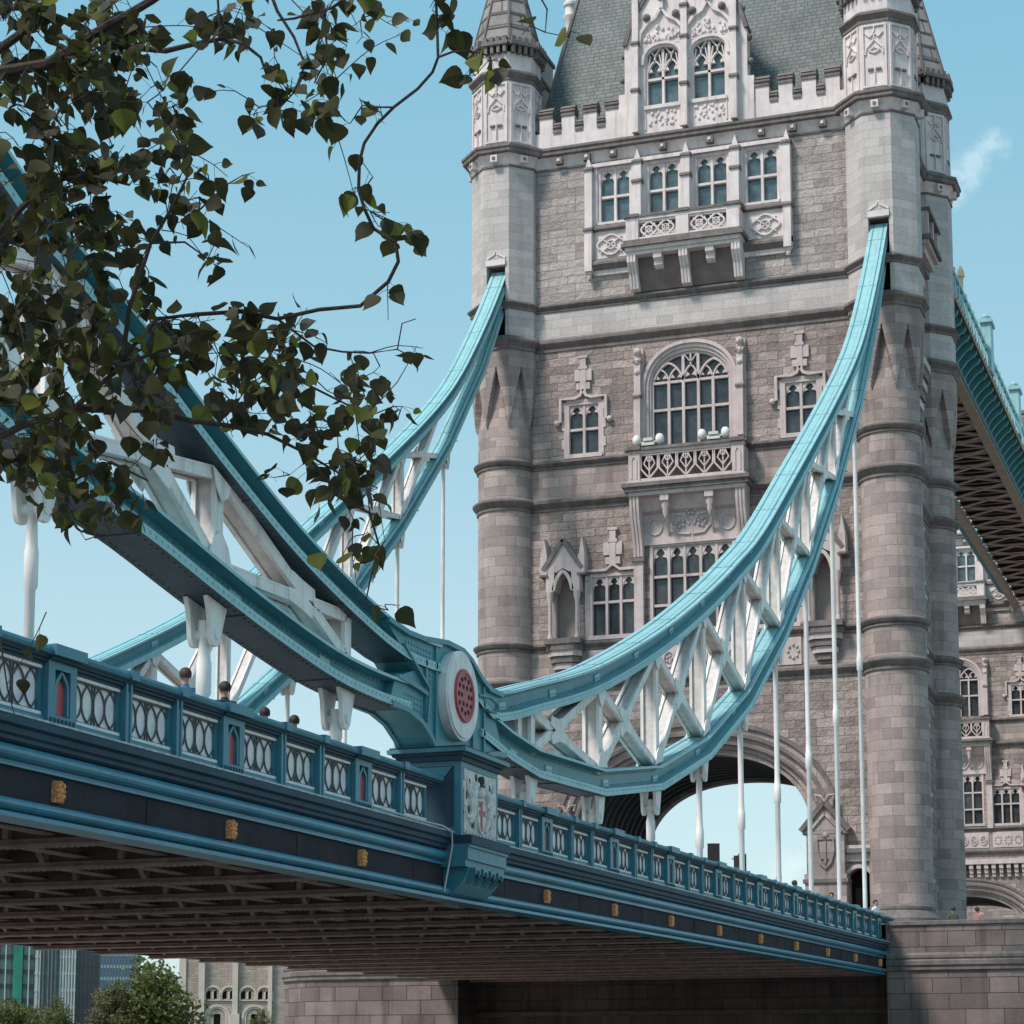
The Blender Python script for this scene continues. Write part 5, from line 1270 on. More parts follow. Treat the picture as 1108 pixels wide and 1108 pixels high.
# ================================================================== PIERS
def pier(y0, label, near=True):
    P = thing('bridge_pier', label, 'pier', (0, y0, 0))
    yf, yb = -7.5, TD+7.5
    def outline(o_):
        """plan of the pier, offset outwards by o_ ; recessed below the deck"""
        pts = []
        xe, r_ = 14.6, 3.6
        fy = yf-o_
        pts += [(-9.75+o_, fy+1.1), (-9.75+o_, fy)] if False else []
        for k in range(7):
            a = -math.pi/2-math.pi/2*k/6; pts.append((-xe+ (r_+o_)*math.cos(a), yf+r_+(r_+o_)*math.sin(a)))
        for k in range(7):
            a = math.pi-math.pi/2*k/6; pts.append((-xe+(r_+o_)*math.cos(a), yb-r_+(r_+o_)*math.sin(a)))
        for k in range(7):
            a = math.pi/2-math.pi/2*k/6; pts.append((xe+(r_+o_)*math.cos(a), yb-r_+(r_+o_)*math.sin(a)))
        for k in range(7):
            a = -math.pi/2*k/6; pts.append((xe+(r_+o_)*math.cos(a), yf+r_+(r_+o_)*math.sin(a)))
        pts += [(9.72, fy), (9.72, yf+2.2), (-8.7, yf+2.2), (-8.7, fy)]
        return pts
    m = MB()
    def course(o0, o1, z0, z1, mm):
        A, B = outline(o0), outline(o1); n = len(A); per = [0]
        for i in range(n): per.append(per[-1]+math.dist(A[i], A[(i+1) % n]))
        for i in range(n):
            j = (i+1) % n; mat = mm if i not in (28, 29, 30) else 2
            m.poly(((*A[i], z0), (*A[j], z0), (*B[j], z1), (*B[i], z1)), mat, ((per[i], z0), (per[i+1], z0), (per[i+1], z1), (per[i], z1)))
    course(.0, .0, -6, 8.30, 0)
    course(.0, .10, 8.30, 8.36, 1); course(.10, .10, 8.36, 8.5, 1); course(.10, .16, 8.5, 8.55, 1); course(.16, .16, 8.55, 8.72, 1); course(.16, .05, 8.72, 8.78, 1); course(.05, .09, 8.78, 8.84, 1); course(.09, .09, 8.84, 8.95, 1); course(.09, .0, 8.95, 9.05, 1)
    course(.0, .0, 9.05, 10.12, 0)
    course(.0, .08, 10.12, 10.16, 1); course(.08, .08, 10.16, 10.30, 1); course(.08, -.4, 10.30, 10.36, 1)
    top = outline(-.4); m.poly([(*p, 9.6) for p in top], 1); course(-.4, -.4, 9.6, 10.36, 1)
    m.box(-8.65, 9.65, yf+2.0, yf+2.19, 6.72, 6.92, 3)
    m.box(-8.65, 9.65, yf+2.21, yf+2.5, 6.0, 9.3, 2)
    m.build('masonry', [PIER, LEDGE, PIER_DK, plain('rust stained ledge', (.12, .075, .05), .8, .5, 2)], P)
    return P
pier(0, 'granite pier with moulded parapet carrying the nearer tower')
pier(FARD, 'granite pier carrying the farther tower across the river')
# abutment wall beyond the left frame edge is out of sight

# ================================================================== HIGH WALKWAY
wk = thing('high_walkway', 'high level walkway with latticed brown underside running between the towers', 'walkway')
y0, y1 = TD+1.0, FARD-1.0; xi, xo, zw = 4.9, 9.55, 41.7
m = MB()
for x in (xi, xo-.55): m.box(x, x+.55, y0, y1, zw, zw+.12, 1)
m.box(xi+.55, xo-.55, y0, y1, zw+.6, zw+.7, 0)
n = 26; st = (y1-y0)/n
for k in range(n):
    a, c = y0+k*st, y0+(k+1)*st
    m.bar((xi+.5, a, zw+.30), (xo-.5, c, zw+.30), .14, .12, 0); m.bar((xo-.5, a, zw+.18), (xi+.5, c, zw+.18), .14, .1, 0)
    m.box(xi+.5, xo-.5, a-.07, a+.07, zw+.32, zw+.58, 2); m.box(xi+.5, xo-.5, a+st/2-.1, a+st/2+.1, zw+.45, zw+.6, 2)
m.build('soffit_lattice', [WALKU, WALKF, DARK], wk)
for sd in (1, -1):
    e = xo if sd > 0 else xi
    X = lambda a, c: sorted((e+sd*a, e+sd*c))
    c = MB()
    c.box(*X(-.05, .05), y0, y1, zw+.13, zw+1.4, 1)
    c.box(*X(.05, 1.0), y0, y1, zw+1.4, zw+1.5, 1)
    nb = 52; sb_ = (y1-y0)/nb
    for k in range(nb):
        y = y0+k*sb_
        c.prism([(e+sd*.05, zw+.35), (e+sd*.05, zw+1.4), (e+sd*.95, zw+1.4), (e+sd*.9, zw+1.2), (e+sd*.45, zw+.85)], 'xz', y-.12, y+.12, 0)
        c.box(*X(.35, .75), y+.3, y+sb_-.3, zw+1.36, zw+1.395, 2)
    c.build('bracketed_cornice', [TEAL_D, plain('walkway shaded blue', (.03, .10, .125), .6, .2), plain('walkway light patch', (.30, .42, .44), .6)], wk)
    f = MB(); f.box(*X(.95, 1.08), y0, y1, zw+1.4, zw+1.62, 0)
    for k in range(nb*2): y = y0+k*sb_/2; f.box(*X(1.08, 1.11), y-.12, y+.12, zw+1.46, zw+1.58, 1)
    f.build('edge_fascia', [plain('walkway cream edge', (.48, .43, .38), .6), plain('walkway red stud', (.25, .08, .07), .6)], wk)
    p = MB()
    p.box(*X(.9, 1.04), y0, y1, zw+1.62, zw+1.75, 0); p.box(*X(.88, 1.06), y0, y1, zw+2.75, zw+2.9, 0)
    for k in range(nb):
        y = y0+k*sb_
        p.box(*X(.9, 1.04), y-.08, y+.08, zw+1.75, zw+2.75, 0)
        p.bar((e+sd*.97, y, zw+1.75), (e+sd*.97, y+sb_, zw+2.75), .05, .05, 0); p.bar((e+sd*.97, y, zw+2.75), (e+sd*.97, y+sb_, zw+1.75), .05, .05, 0)
        p.box(*X(.9, 1.04), y-.12, y+.12, zw+2.9, zw+3.15, 0)
    for y in (y0+14.5, y0+27.5, y1-12):
        p.box(*X(.7, 1.2), y-.6, y+.6, zw+1.6, zw+4.4, 0); p.box(*X(.6, 1.3), y-.75, y+.75, zw+4.4, zw+4.6, 0)
        for q in (-.5, .5): p.lathe([(.22, zw+4.6), (.26, zw+4.75), (.05, zw+5.0)], 8, e+sd*.95, y+q, 0)
    p.lathe([(.12, zw+2.9), (.14, zw+3.5), (.22, zw+3.6), (.16, zw+3.95), (.05, zw+4.2)], 8, e+sd*.95, y0+4.0, 1)
    p.build('lattice_parapet', [TEAL, plain('walkway finial cream', (.62, .52, .32), .5)], wk)

# ================================================================== SMALL THINGS ON THE BRIDGE
FLOOR = lambda y: zt(y)-1.12
def floodlights(x, label):
    P = thing('floodlight', label, 'floodlight', (x, -1.35, 32.92), 'floodlights on the balcony')
    m = MB(); m.box(-.3, .3, -.12, .12, 0, .12, 0); m.box(-.36, .36, -.05, .05, .12, .2, 0); m.box(-.22, .22, -.16, .16, .2, .34, 0)
    m.build('base', plain('lamp grey', (.55, .54, .52), .5) if 'lamp grey' not in MATS else MATS['lamp grey'], P)
    for q in (-1, 1):
        h = MB(); h.lathe([(.02, .52), (.12, .5), (.19, .40), (.21, .28), (.19, .14), (.10, .04), (.02, .02)], 12, q*.55, -.02, 0, sm=True); h.build('lamp_head', [WHITE], P)
floodlights(-1.75, 'pair of white floodlight heads on the left end of the middle balcony')
floodlights(1.35, 'pair of white floodlight heads on the right part of the middle balcony')
def signal(x, y, rz, label, h=2.75):
    P = thing('traffic_signal', label, 'traffic signal', (x, y, FLOOR(y)), 'traffic signals on the bridge'); P.rotation_euler = (0, 0, rz)
    m = MB(); m.lathe([(.06, 0), (.06, h-.9)], 10, 0, 0, 0, sm=True); m.build('pole', [DARK], P)
    b = MB(); b.box(-.19, .19, -.02, .02, h-1.05, h, 0); b.box(-.20, .20, -.018, .018, h, h+.025, 1); b.build('backing_board', [DARK, WHITE], P)
    c = MB(); c.box(-.15, .15, .02, .24, h-1.0, h-.05, 0)
    for k in range(3): c.lathe([(.09, 0)], 3, 0, 0) if False else c.box(-.11, .11, .24, .36, h-.16-.3*k, h-.13-.3*k, 0)
    c.build('lamp_housing', [DARK], P)
    for k, col in enumerate(((.2, .02, .02), (.2, .1, .02), (.02, .12, .06))):
        l = MB(); l.prism([(.09*math.cos(t*math.pi/6), h-.25-.3*k+.09*math.sin(t*math.pi/6)) for t in range(12)], 'xz', .24, .26); l.build('lens', [plain('signal lens %d' % k, col, .3) if 'signal lens %d' % k not in MATS else MATS['signal lens %d' % k]], P)
signal(8.3, -29.75, R(14), 'traffic signal seen from behind, black board with white edge above the parapet', 2.14)
signal(8.3, -25.95, R(66), 'narrower dark traffic signal turned edge-on beside the black one', 2.12)

SKIN = plain('skin', (.42, .25, .18), .6, .06, 4); HAIR = plain('dark hair', (.022, .018, .016), .7, .2, 8); HAIRB = plain('brown hair', (.04, .025, .018), .7, .2, 8)
TROUS = plain('dark trousers', (.03, .033, .045), .8, .1, 4); SHOE = plain('shoe leather', (.02, .018, .016), .5)
def person(x, y, z, rz, label, top, hair=HAIR, H=1.74, group=None, bare_arm=False):
    s = H/1.75
    J = dict(pelvis=(0, 0, .95), waist=(0, 0, 1.08), chest=(0, .01, 1.32), neck0=(0, 0, 1.44), neck=(0, -.005, 1.52), head0=(0, -.02, 1.58), head1=(0, -.012, 1.66), head2=(0, 0, 1.72), nose=(0, -.118, 1.625))
    V = list(J.values()); N = list(J); E_ = [(0, 1), (1, 2), (2, 3), (3, 4), (4, 5), (5, 6), (6, 7), (5, 8)]
    rad = [(.155, .115), (.14, .10), (.165, .115), (.085, .07), (.048, .052), (.064, .082), (.076, .096), (.05, .065), (.012, .016)]
    for q in (-1, 1):
        b = len(V)
        V += [(q*.175, 0, 1.41), (q*.23, .03, 1.13), (q*.22, -.10, .93), (q*.215, -.15, .85)]
        rad += [(.062, .062), (.045, .045), (.034, .034), (.036, .024)]; E_ += [(2, b), (b, b+1), (b+1, b+2), (b+2, b+3)]
        b = len(V)
        V += [(q*.095, 0, .86), (q*.105, -.02, .50), (q*.11, .02, .10), (q*.115, -.06, .045), (q*.12, -.15, .035)]
        rad += [(.09, .095), (.06, .062), (.042, .045), (.045, .04), (.04, .028)]; E_ += [(0, b), (b, b+1), (b+1, b+2), (b+2, b+3), (b+3, b+4)]
    me = bpy.data.meshes.new('person_body'); me.from_pydata([Vector(v)*s for v in V], E_, [])
    ob = bpy.data.objects.new('person', me); COL.objects.link(ob)
    md = ob.modifiers.new('skin', 'SKIN'); md.use_smooth_shade = True
    for i, r_ in enumerate(rad):
        sv_ = me.skin_vertices[0].data[i]; sv_.radius = (r_[0]*s, r_[1]*s); sv_.use_root = (i == 0)
    sb = ob.modifiers.new('sub', 'SUBSURF'); sb.levels = 2; sb.render_levels = 2
    dg = bpy.context.evaluated_depsgraph_get(); em = bpy.data.meshes.new_from_object(ob.evaluated_get(dg))
    ob.modifiers.clear(); ob.data = em
    for mt in (SKIN, top, TROUS, SHOE): em.materials.append(mt)
    for p in em.polygons:
        c = p.center/s; p.use_smooth = True
        if c.z > 1.50: i = 0
        elif c.z < .09: i = 3
        elif abs(c.x) > .17 and c.z < .93: i = 0
        elif bare_arm and abs(c.x) > .19 and c.z < 1.2: i = 0
        elif c.z < .93: i = 2
        else: i = 1
        p.material_index = i
    ob.location = (x, y, z); ob.rotation_euler = (0, 0, rz)
    tag(ob, label, 'person', group)
    h = MB(); n = 14
    rows = []
    for i in range(6):
        t = i/5*2.25; row = []
        for k in range(n):
            a = 2*math.pi*k/n; fr_ = -math.sin(a)      # front is -Y
            tt = t*(1 if fr_ < .15 else (.72 if fr_ < .45 else (.50 if fr_ < .8 else .42)))
            row.append(h.v((s*.102*math.sin(tt)*math.cos(a), s*(.012+.118*math.sin(tt)*math.sin(a)), s*(1.672+.108*math.cos(tt)))))
        rows.append(row)
    for i in range(5):
        for k in range(n): h.f((rows[i][k], rows[i+1][k], rows[i+1][(k+1) % n], rows[i][(k+1) % n]), 0, None, True)
    h.build('hair', [hair], ob)
    f = MB()
    for q in (-1, 1): f.sphere((q*.032*s, -.098*s, 1.645*s), .011*s, 0, 6, 4); f.sphere((q*.085*s, 0, 1.63*s), .022*s, 1, 6, 4, (.5, 1, 1.5))
    f.box(-.022*s, .022*s, -.104*s, -.09*s, 1.575*s, 1.583*s, 0)
    f.build('face', [HAIR, SKIN], ob)
    return ob
CL = dict(blue=plain('blue jacket', (.03, .14, .30), .7), black=plain('black coat', (.02, .02, .024), .8), grey=plain('grey coat', (.09, .09, .10), .8), white=plain('white shirt', (.66, .65, .64), .8), olive=plain('olive coat', (.08, .08, .05), .8), rose=plain('rose top', (.35, .17, .16), .8))
PG = 'people walking on the bridge'
def ppl(px, Xp, rz, label, c, hair=HAIR, H=1.74, py=None, **k):
    # stand on the footway line x = Xp where the sight line through px crosses it
    d = px_dir(px, 800); t = (Xp-CAM.x)/d.x; y = CAM.y+d.y*t
    z = k.pop('z', None)
    return person(Xp, y, FLOOR(y) if z is None else z, rz, label, CL[c], hair, H, PG, **k)
ppl(199, 8.72, R(217), 'person in a blue jacket with short brown hair behind the near parapet', 'blue', HAIRB, 1.80)
ppl(242, 8.78, R(228), 'person with black hair whose head shows above the red shield post', 'black', HAIR, 1.78)
ppl(286, 8.45, R(204), 'dark haired person low behind the parapet right of the shield post', 'grey', HAIR, 1.70)
ppl(318, 8.5, R(212), 'dark haired person low behind the coping left of the white hanger clamp', 'black', HAIR, 1.72)
ppl(840, 8.4, R(215), 'person with dark hair between two white hangers before the arch', 'olive', HAIR, 1.76)
ppl(857, 8.4, R(150), 'person with reddish brown hair just left of the arch pier', 'rose', HAIRB, 1.76)
ppl(896, 8.5, R(0), 'person almost hidden behind the parapet beside the shield of the arch', 'grey', HAIR, 1.72)
ppl(801, 7.9, R(190), 'person in dark clothes standing at the foot of the edge-on traffic signal', 'black', HAIR, 1.80)
person(9.0, -5.6, 9.55, R(60), 'brown haired person in a white shirt at the end of the blue parapet', CL['white'], HAIRB, 1.80, PG)
person(12.1, -5.2, 9.36, R(200), 'brown haired person behind the stone pier parapet near the turret base', CL['olive'], HAIRB, 1.66, PG)
person(13.0, -4.6, 9.36, R(150), 'person in a rose top behind the stone pier parapet, the right one of two', CL['rose'], HAIRB, 1.66, PG)
# pigeon on the lower chord
b = MB(); yy = -64.3; zz = interp(LL, yy)+.30
b.sphere((0, 0, .13), .1, 0, 10, 7, (.75, 1.5, .85)); b.sphere((0, -.15, .24), .05, 0, 8, 6); b.tube([(0, -.11, .16), (0, -.15, .23)], [.06, .045], 8, 0)
b.tube([(0, .1, .13), (0, .3, .07)], [.06, .03], 6, 0); b.tube([(0, -.19, .24), (0, -.225, .232)], [.015, .004], 6, 0)
for q in (-.03, .03): b.tube([(q, 0, .06), (q, -.01, 0)], .008, 5, 0)
po = b.build('pigeon', [plain('pigeon grey', (.05, .052, .06), .7, .2, 20)]); po.location = (9.2, yy, zz)
tag(po, 'dark pigeon perched on the lower chord of the near chain', 'bird')

# ================================================================== FAR BANK
def on_ground(px, dist):
    d = px_dir(px, 1100); d = Vector((d.x, d.y, 0)).normalized(); return CAM.x+d.x*dist, CAM.y+d.y*dist, math.atan2(-d.x, d.y)
SKG = plain('teal curtain glass', (.035, .13, .13), .12, .4, .08, spec=.8); SKN = plain('navy curtain glass', (.02, .032, .045), .15, .3, .08, spec=.6); SKB = plain('blue curtain glass', (.10, .17, .22), .12, .3, .08, spec=.8)
CONC = plain('pale grey cladding', (.42, .43, .43), .7, .1, .1); SLAB = plain('dark spandrel', (.03, .04, .045), .5); FINW = plain('pale spandrel', (.45, .50, .52), .5); GREEN = plain('green glass strip', (.02, .22, .15), .2, .3, .2)
def office(px0, px1, topy, dist, label, style, name='office_tower'):
    x0, y0, rz = on_ground((px0+px1)/2, dist)
    fd = dist*math.cos(math.atan(((px0+px1)/2-554)/FPX))
    w = (px1-px0)/FPX*fd; h = CAM.z+(1168.7-topy)/FPX*fd-5
    P = thing(name, label, 'office tower', (x0, y0, 5)); P.rotation_euler = (0, 0, rz)
    m = MB(); m.box(-w/2, w/2, 0, w*.9, 0, h, 0)
    body = m.build('body', [{'teal': SKG, 'grey': CONC, 'navy': SKN, 'blue': SKB}[style]], P)
    f = MB(); fl = 3.8; n = int(h/fl)
    if style == 'teal':
        for k in range(n): f.box(-w/2-.15, w/2+.15, -.25, 0, k*fl, k*fl+1.2, 0)
        f.box(w*.04, w*.24, -.5, -.26, 0, h, 1)
        for q in range(9): f.box(-w/2+q*w/8-.15, -w/2+q*w/8+.15, -.35, -.251, 0, h, 2 if q % 2 else 0)
        f.build('floor_band', [SLAB, GREEN, FINW], P)
    elif style == 'grey':
        for k in range(n): f.box(-w/2-.1, w/2+.1, -.2, 0, k*fl, k*fl+.5, 0)
        for q in range(14): x = -w/2+.3+q*w/14; f.box(x, x+.25, -.35, -.201, 0, h, 1)
        for k in range(n):
            for q in range(13):
                x = -w/2+.3+q*w/14
                if (q*7+k*3) % 5: f.box(x+.35, x+w/14-.1, -.06, 0, k*fl+.9, k*fl+3.3, 2)
        for q in range(5): x = -w/2+1.2+q*.9; f.box(x, x+.45, -.55, -.36, h*.45, h-1, 3)
        f.build('facade_grid', [CONC, FINW, plain('pale window glass', (.28, .31, .33), .3, .2, .2), SLAB], P)
    elif style == 'navy':
        for k in range(n): f.box(-w/2-.05, w/2+.05, -.12, 0, k*fl, k*fl+.25, 0)
        for q in range(7): x = -w/2+q*w/6; f.box(x-.1, x+.1, -.2, -.121, 0, h, 0)
        f.build('mullion', [SLAB], P)
    else:
        for k in range(n): f.box(-w/2-.1, w/2+.1, -.2, 0, k*fl, k*fl+1.0, 0)
        for q in range(15): x = -w/2+q*w/14; f.box(x-.18, x+.18, -.4, -.201, 0, h, 1)
        f.build('floor_band', [FINW, plain('blue fin', (.08, .16, .24), .4)], P)
    r = MB(); r.box(-w*.3, w*.3, w*.2, w*.7, h, h+3, 0); r.build('plant_room', [SLAB], P)
office(-14, 35, 1000, 600, 'teal glass office tower with a green strip at the left edge under the bridge', 'teal')
office(37, 80, 1010, 520, 'pale grey clad office tower between the teal and the navy towers', 'grey')
office(79, 106, 1012, 560, 'narrow dark navy glass tower right of the pale grey one', 'navy')
office(104, 150, 1000, 720, 'blue and white banded tower far behind the big tree', 'blue')
GH = thing('abutment_gatehouse', 'dark stone gatehouse seen inside the arch of the farther tower', 'gatehouse', (0, 170, 5))
m = MB()
wall_grid(m, -16, 9, 0, 23, 0, 6, [(-4.5, 4.5, -1, 9.5)], [(0, 0)]); spandrels(m, arch_pts(4.4, 7.0, 9.4, 2.2, 20), -4.5, 4.5, 9.5, 0, 6, 0)
for k in range(9): m.box(-15.8+k*2.8, -14.2+k*2.8, 0, .6, 23, 24.2, 0)
m.box(-16.2, 9.2, -.3, 0, 20.5, 21.0, 1); m.build('wall', [ROUGH, LEDGE], GH)
# the Norman keep
NORM = masonry('keep rubble', (.54, .42, .35), (.38, .29, .245), (.36, .32, .29), .9, .35, .06, bump=.6, rocky=.8, stain=.25); QUOIN = plain('keep quoin stone', (.58, .50, .44), .8, .12, .6)
kx, ky, krz = on_ground(196, 330)
K = thing('stone_keep', 'pale Norman keep with round arched windows seen under the bridge', 'castle', (kx, ky, 5)); K.rotation_euler = (0, 0, krz)
px = .1424; U = lambda p: (p-196)*px; Zk = lambda y: 4-5+(1168.7-y)/FPX*(330*math.cos(.147)/math.cos(0)*1.0)
m = MB()
wins = [(U(a), U(a)+.62, Zk(1082), Zk(1073)) for a in (221, 227.5, 237.5, 243.5, 256.5, 262.5, 274, 280)]
big = [(U(229), U(236), Zk(1112), Zk(1098)), (U(267), U(274), Zk(1112), Zk(1098))]
slit = [(U(206.5), U(208.5), Zk(1094), Zk(1086))]
wall_grid(m, U(196), U(330), 0, 26, 0, 1.2, wins+big+slit, [(0, 0)])
m.box(U(196), U(330), 1.2, 22, 0, 26, 0)
m.build('wall', [NORM], K)
t = MB(); t.box(U(193), U(200), -.6, 0, 0, 30, 1); t.box(U(213), U(219), -.6, 0, 0, 30, 1); t.box(U(200), U(213), -.4, 0, 0, Zk(1094), 0); t.box(U(200), U(206.5), -.4, 0, Zk(1094), Zk(1086), 0); t.box(U(208.5), U(213), -.4, 0, Zk(1094), Zk(1086), 0); t.box(U(200), U(213), -.4, 0, Zk(1086), 30, 0)
for z in range(14): t.box(U(205), U(206.5), -.46, -.4, Zk(1094)-.2, Zk(1085)+.2, 1) if z == 0 else None
t.box(U(208.5), U(210), -.46, -.4, Zk(1094)-.2, Zk(1085)+.2, 1)
t.box(U(247.5), U(253), -.5, 0, Zk(1098), 26, 1); t.box(U(245.5), U(255), -.7, 0, 0, Zk(1098), 1)
t.box(U(284), U(288), -.5, 0, 0, 26, 1); t.box(U(196), U(330), -.25, 0, 26, 26.6, 1)
t.build('corner_turret', [NORM, QUOIN], K)
for a in (221, 237.5, 256.5, 274):
    s = MB(); c = U(a)+.95
    for q in (-1, 1): s.box(*sorted((c+q*1.0, c+q*1.25)), -.2, .1, Zk(1083), Zk(1076))
    s.strip([(c-1.1, Zk(1076))]+arch_pts(1.1, Zk(1076), Zk(1068.5), 2, 12, c)+[(c+1.1, Zk(1076))], .26, -.2, .1); s.box(c-.12, c+.12, -.1, .3, Zk(1082), Zk(1074)); s.box(c-1.3, c+1.3, -.2, .1, Zk(1084), Zk(1083))
    for q in (-1, 1): spandrels(s, arch_pts(.31, Zk(1075), Zk(1073), 2, 8, c+q*.455+(.0)), c+q*.455-.36, c+q*.455+.36, Zk(1072.8), .02, .3)
    w_ = s.build('window', [QUOIN], K); g = MB(); g.box(c-1, c+1, .5, .6, Zk(1083), Zk(1072)); g.build('opening', [DARK], w_)
for a in (232.5, 270.5):
    s = MB(); c = U(a)
    for rr, zt_ in ((1.7, 1089), (1.35, 1091)): s.strip([(c-rr, 0)]+arch_pts(rr, Zk(1101), Zk(zt_), 2, 14, c)+[(c+rr, 0)], .3, -.22 if rr > 1.5 else -.12, .1)
    s.prism([(c-1.2, 0), *arch_pts(1.2, Zk(1101), Zk(1092), 2, 12, c), (c+1.2, 0)], 'xz', -.05, -.01) if False else None
    spandrels(s, arch_pts(.5, Zk(1100), Zk(1097), 2, 8, c), c-.55, c+.55, Zk(1096.8), .02, .4)
    w_ = s.build('window', [QUOIN], K); g = MB(); g.box(c-.8, c+.8, .5, .6, 0, Zk(1097)); g.build('opening', [DARK], w_)
# trees on the far bank
def leafmat(name, c1, c2, trans=.25):
    m, n, b_ = newmat(name)
    oi = n.nodes.new('ShaderNodeTexCoord'); z = n.nodes.new('ShaderNodeTexNoise'); z.inputs['Scale'].default_value = 1.3 if 'bank' in name else 9; z.inputs['Detail'].default_value = 3
    n.links.new(oi.outputs['Object'], z.inputs['Vector'])
    r = n.nodes.new('ShaderNodeValToRGB'); r.color_ramp.elements[0].position = .38; r.color_ramp.elements[1].position = .66
    r.color_ramp.elements[0].color = (*c1, 1); r.color_ramp.elements[1].color = (*c2, 1)
    n.links.new(z.outputs['Fac'], r.inputs[0]); n.links.new(r.outputs[0], b_.inputs['Base Color'])
    b_.inputs['Roughness'].default_value = .62; b_.inputs['Specular IOR Level'].default_value = .22
    tr = n.nodes.new('ShaderNodeBsdfTranslucent'); n.links.new(r.outputs[0], tr.inputs[0])
    ms = n.nodes.new('ShaderNodeMixShader'); ms.inputs[0].default_value = trans
    n.links.new(b_.outputs[0], ms.inputs[1]); n.links.new(tr.outputs[0], ms.inputs[2]); n.links.new(ms.outputs[0], n.nodes['Material Output'].inputs[0])
    return m
BARK = plain('bark', (.035, .026, .022), .9, .3, 12, bump=.5)
LBANK = leafmat('bank leaves green', (.085, .11, .035), (.19, .20, .075), .35); LBANK2 = leafmat('bank leaves olive', (.10, .10, .045), (.22, .195, .09), .35)
def bank_tree(px, topy, wpx, dist, label, mat, seed, base=5.0):
    rn = random.Random(seed); x, y, rz = on_ground(px, dist)
    fd = dist*math.cos(math.atan((px-554)/FPX)); h = CAM.z+(1168.7-topy)/FPX*fd-base; w = wpx/FPX*fd
    P = thing('broadleaf_tree', label, 'tree', (x, y, base), 'trees on the far bank')
    t = MB(); t.tube([(0, 0, -.3), (.1, 0, h*.2), (0, .1, h*.45), (.1, 0, h*.8)], [.45, .36, .25, .08], 8)
    for k in range(7):
        a = k*2.4; z = h*(.3+.07*k); r_ = w*.3
        t.tube([(0, 0, z), (r_*.5*math.cos(a), r_*.5*math.sin(a), z+h*.1), (r_*math.cos(a), r_*math.sin(a), z+h*.16)], [.2, .12, .04], 6)
    t.build('trunk', [BARK], P)
    c = MB(); cl = []
    for k in range(42):
        a = rn.uniform(0, 6.28); u = rn.uniform(-1, 1); r_ = rn.uniform(.35, .92)
        q = math.sqrt(1-u*u); cl.append((w*.5*r_*q*math.cos(a), w*.5*r_*q*math.sin(a), h*.55+h*.42*r_*u, rn.uniform(.13, .24)*w))
    for (cx, cy, cz, cr) in cl:
        for k in range(150):
            d = Vector((rn.gauss(0, 1), rn.gauss(0, 1), rn.gauss(0, 1))).normalized()*cr*rn.uniform(.45, 1.05)
            p = Vector((cx, cy, cz))+d*Vector((1, 1, .8)).length/1.6
            s_ = rn.uniform(.16, .34)*w/9
            a = Vector((rn.gauss(0, 1), rn.gauss(0, 1), rn.gauss(0, .6))).normalized(); b2 = a.cross(Vector((rn.gauss(0, 1), rn.gauss(0, 1), rn.gauss(0, 1)))).normalized()
            c.poly((p-a*s_, p-b2*s_*.6, p+a*s_, p+b2*s_*.6), 0)
    c.build('crown', [mat], P)
bank_tree(6, 1078, 60, 255, 'round green tree in the bottom left corner under the bridge', LBANK, 1)
bank_tree(34, 1084, 44, 262, 'olive tree between the corner tree and the small round tree', LBANK2, 5)
bank_tree(64, 1077, 42, 240, 'small round bright green tree in front of the grey tower', LBANK, 2)
bank_tree(124, 1062, 62, 285, 'left part of the big trees beside the keep, olive green', LBANK2, 3)
bank_tree(160, 1037, 108, 290, 'tall broad green tree right against the keep', LBANK, 4)
bank_tree(283, 1086, 26, 235, 'small leafy tree in front of the keep beside the stone pier', LBANK, 8)

# ================================================================== FOREGROUND POPLAR
LEAF = leafmat('poplar leaves', (.032, .030, .013), (.062, .062, .019), .38); LEAFY = leafmat('poplar leaves bright', (.10, .115, .025), (.19, .20, .045), .55); LEAFU = leafmat('poplar leaf undersides', (.045, .046, .034), (.075, .074, .055), .25)
rt = random.Random(11)
tb = CAM + Vector((math.cos(YAW), math.sin(YAW), 0))*-4.3 + Vector((-math.sin(YAW), math.cos(YAW), 0))*7.0
TREE = thing('poplar_tree', 'dark leafy branches of a poplar hanging in from the upper left', 'tree', (tb.x, tb.y, 2.35))
TO = Vector((tb.x, tb.y, 2.35))
def A_(x, y, d): return at(x, y, d)-TO
branches = []      # (points, radii)
def br(pts, r0, r1):
    P = [A_(*p) for p in pts]
    sm_ = smooth_curve([tuple(p) for p in P], .08)
    n = len(sm_); branches.append(([Vector(p) for p in sm_], [lerp(r0, r1, i/(n-1)) for i in range(n)])); return branches[-1][0]
tr_ = MB()
tr_.tube([(0, 0, -.2), (.06, 0, 1.2), (.0, .08, 2.6), (.1, .02, 4.0), (.05, .05, 5.6), (.1, 0, 7.5)], [.24, .19, .165, .14, .10, .05], 14)
tr_.build('trunk', [BARK], TREE)
jt = lambda z: (Vector((.05, .04, z)))
def br_from(z, pts, r0, r1):
    P = [jt(z)]+[A_(*p) for p in pts]; sm_ = smooth_curve([tuple(p) for p in P], .08); n = len(sm_)
    branches.append(([Vector(p) for p in sm_], [lerp(r0, r1, i/(n-1)) for i in range(n)])); return branches[-1][0]
br_from(3.3, [(-60, 120, 6.9), (0, 78, 6.8), (50, 70, 6.8), (100, 38, 6.7), (165, 0, 6.7), (220, -40, 6.6)], .06, .010)
br_from(3.0, [(-80, 110, 7.2), (-10, 60, 7.0), (60, 18, 7.0), (115, 48, 6.9), (150, 52, 6.9), (180, 55, 6.8), (213, 47, 6.8), (240, 42, 6.8), (263, 47, 6.7), (282, 62, 6.7), (288, 80, 6.7)], .05, .0035)
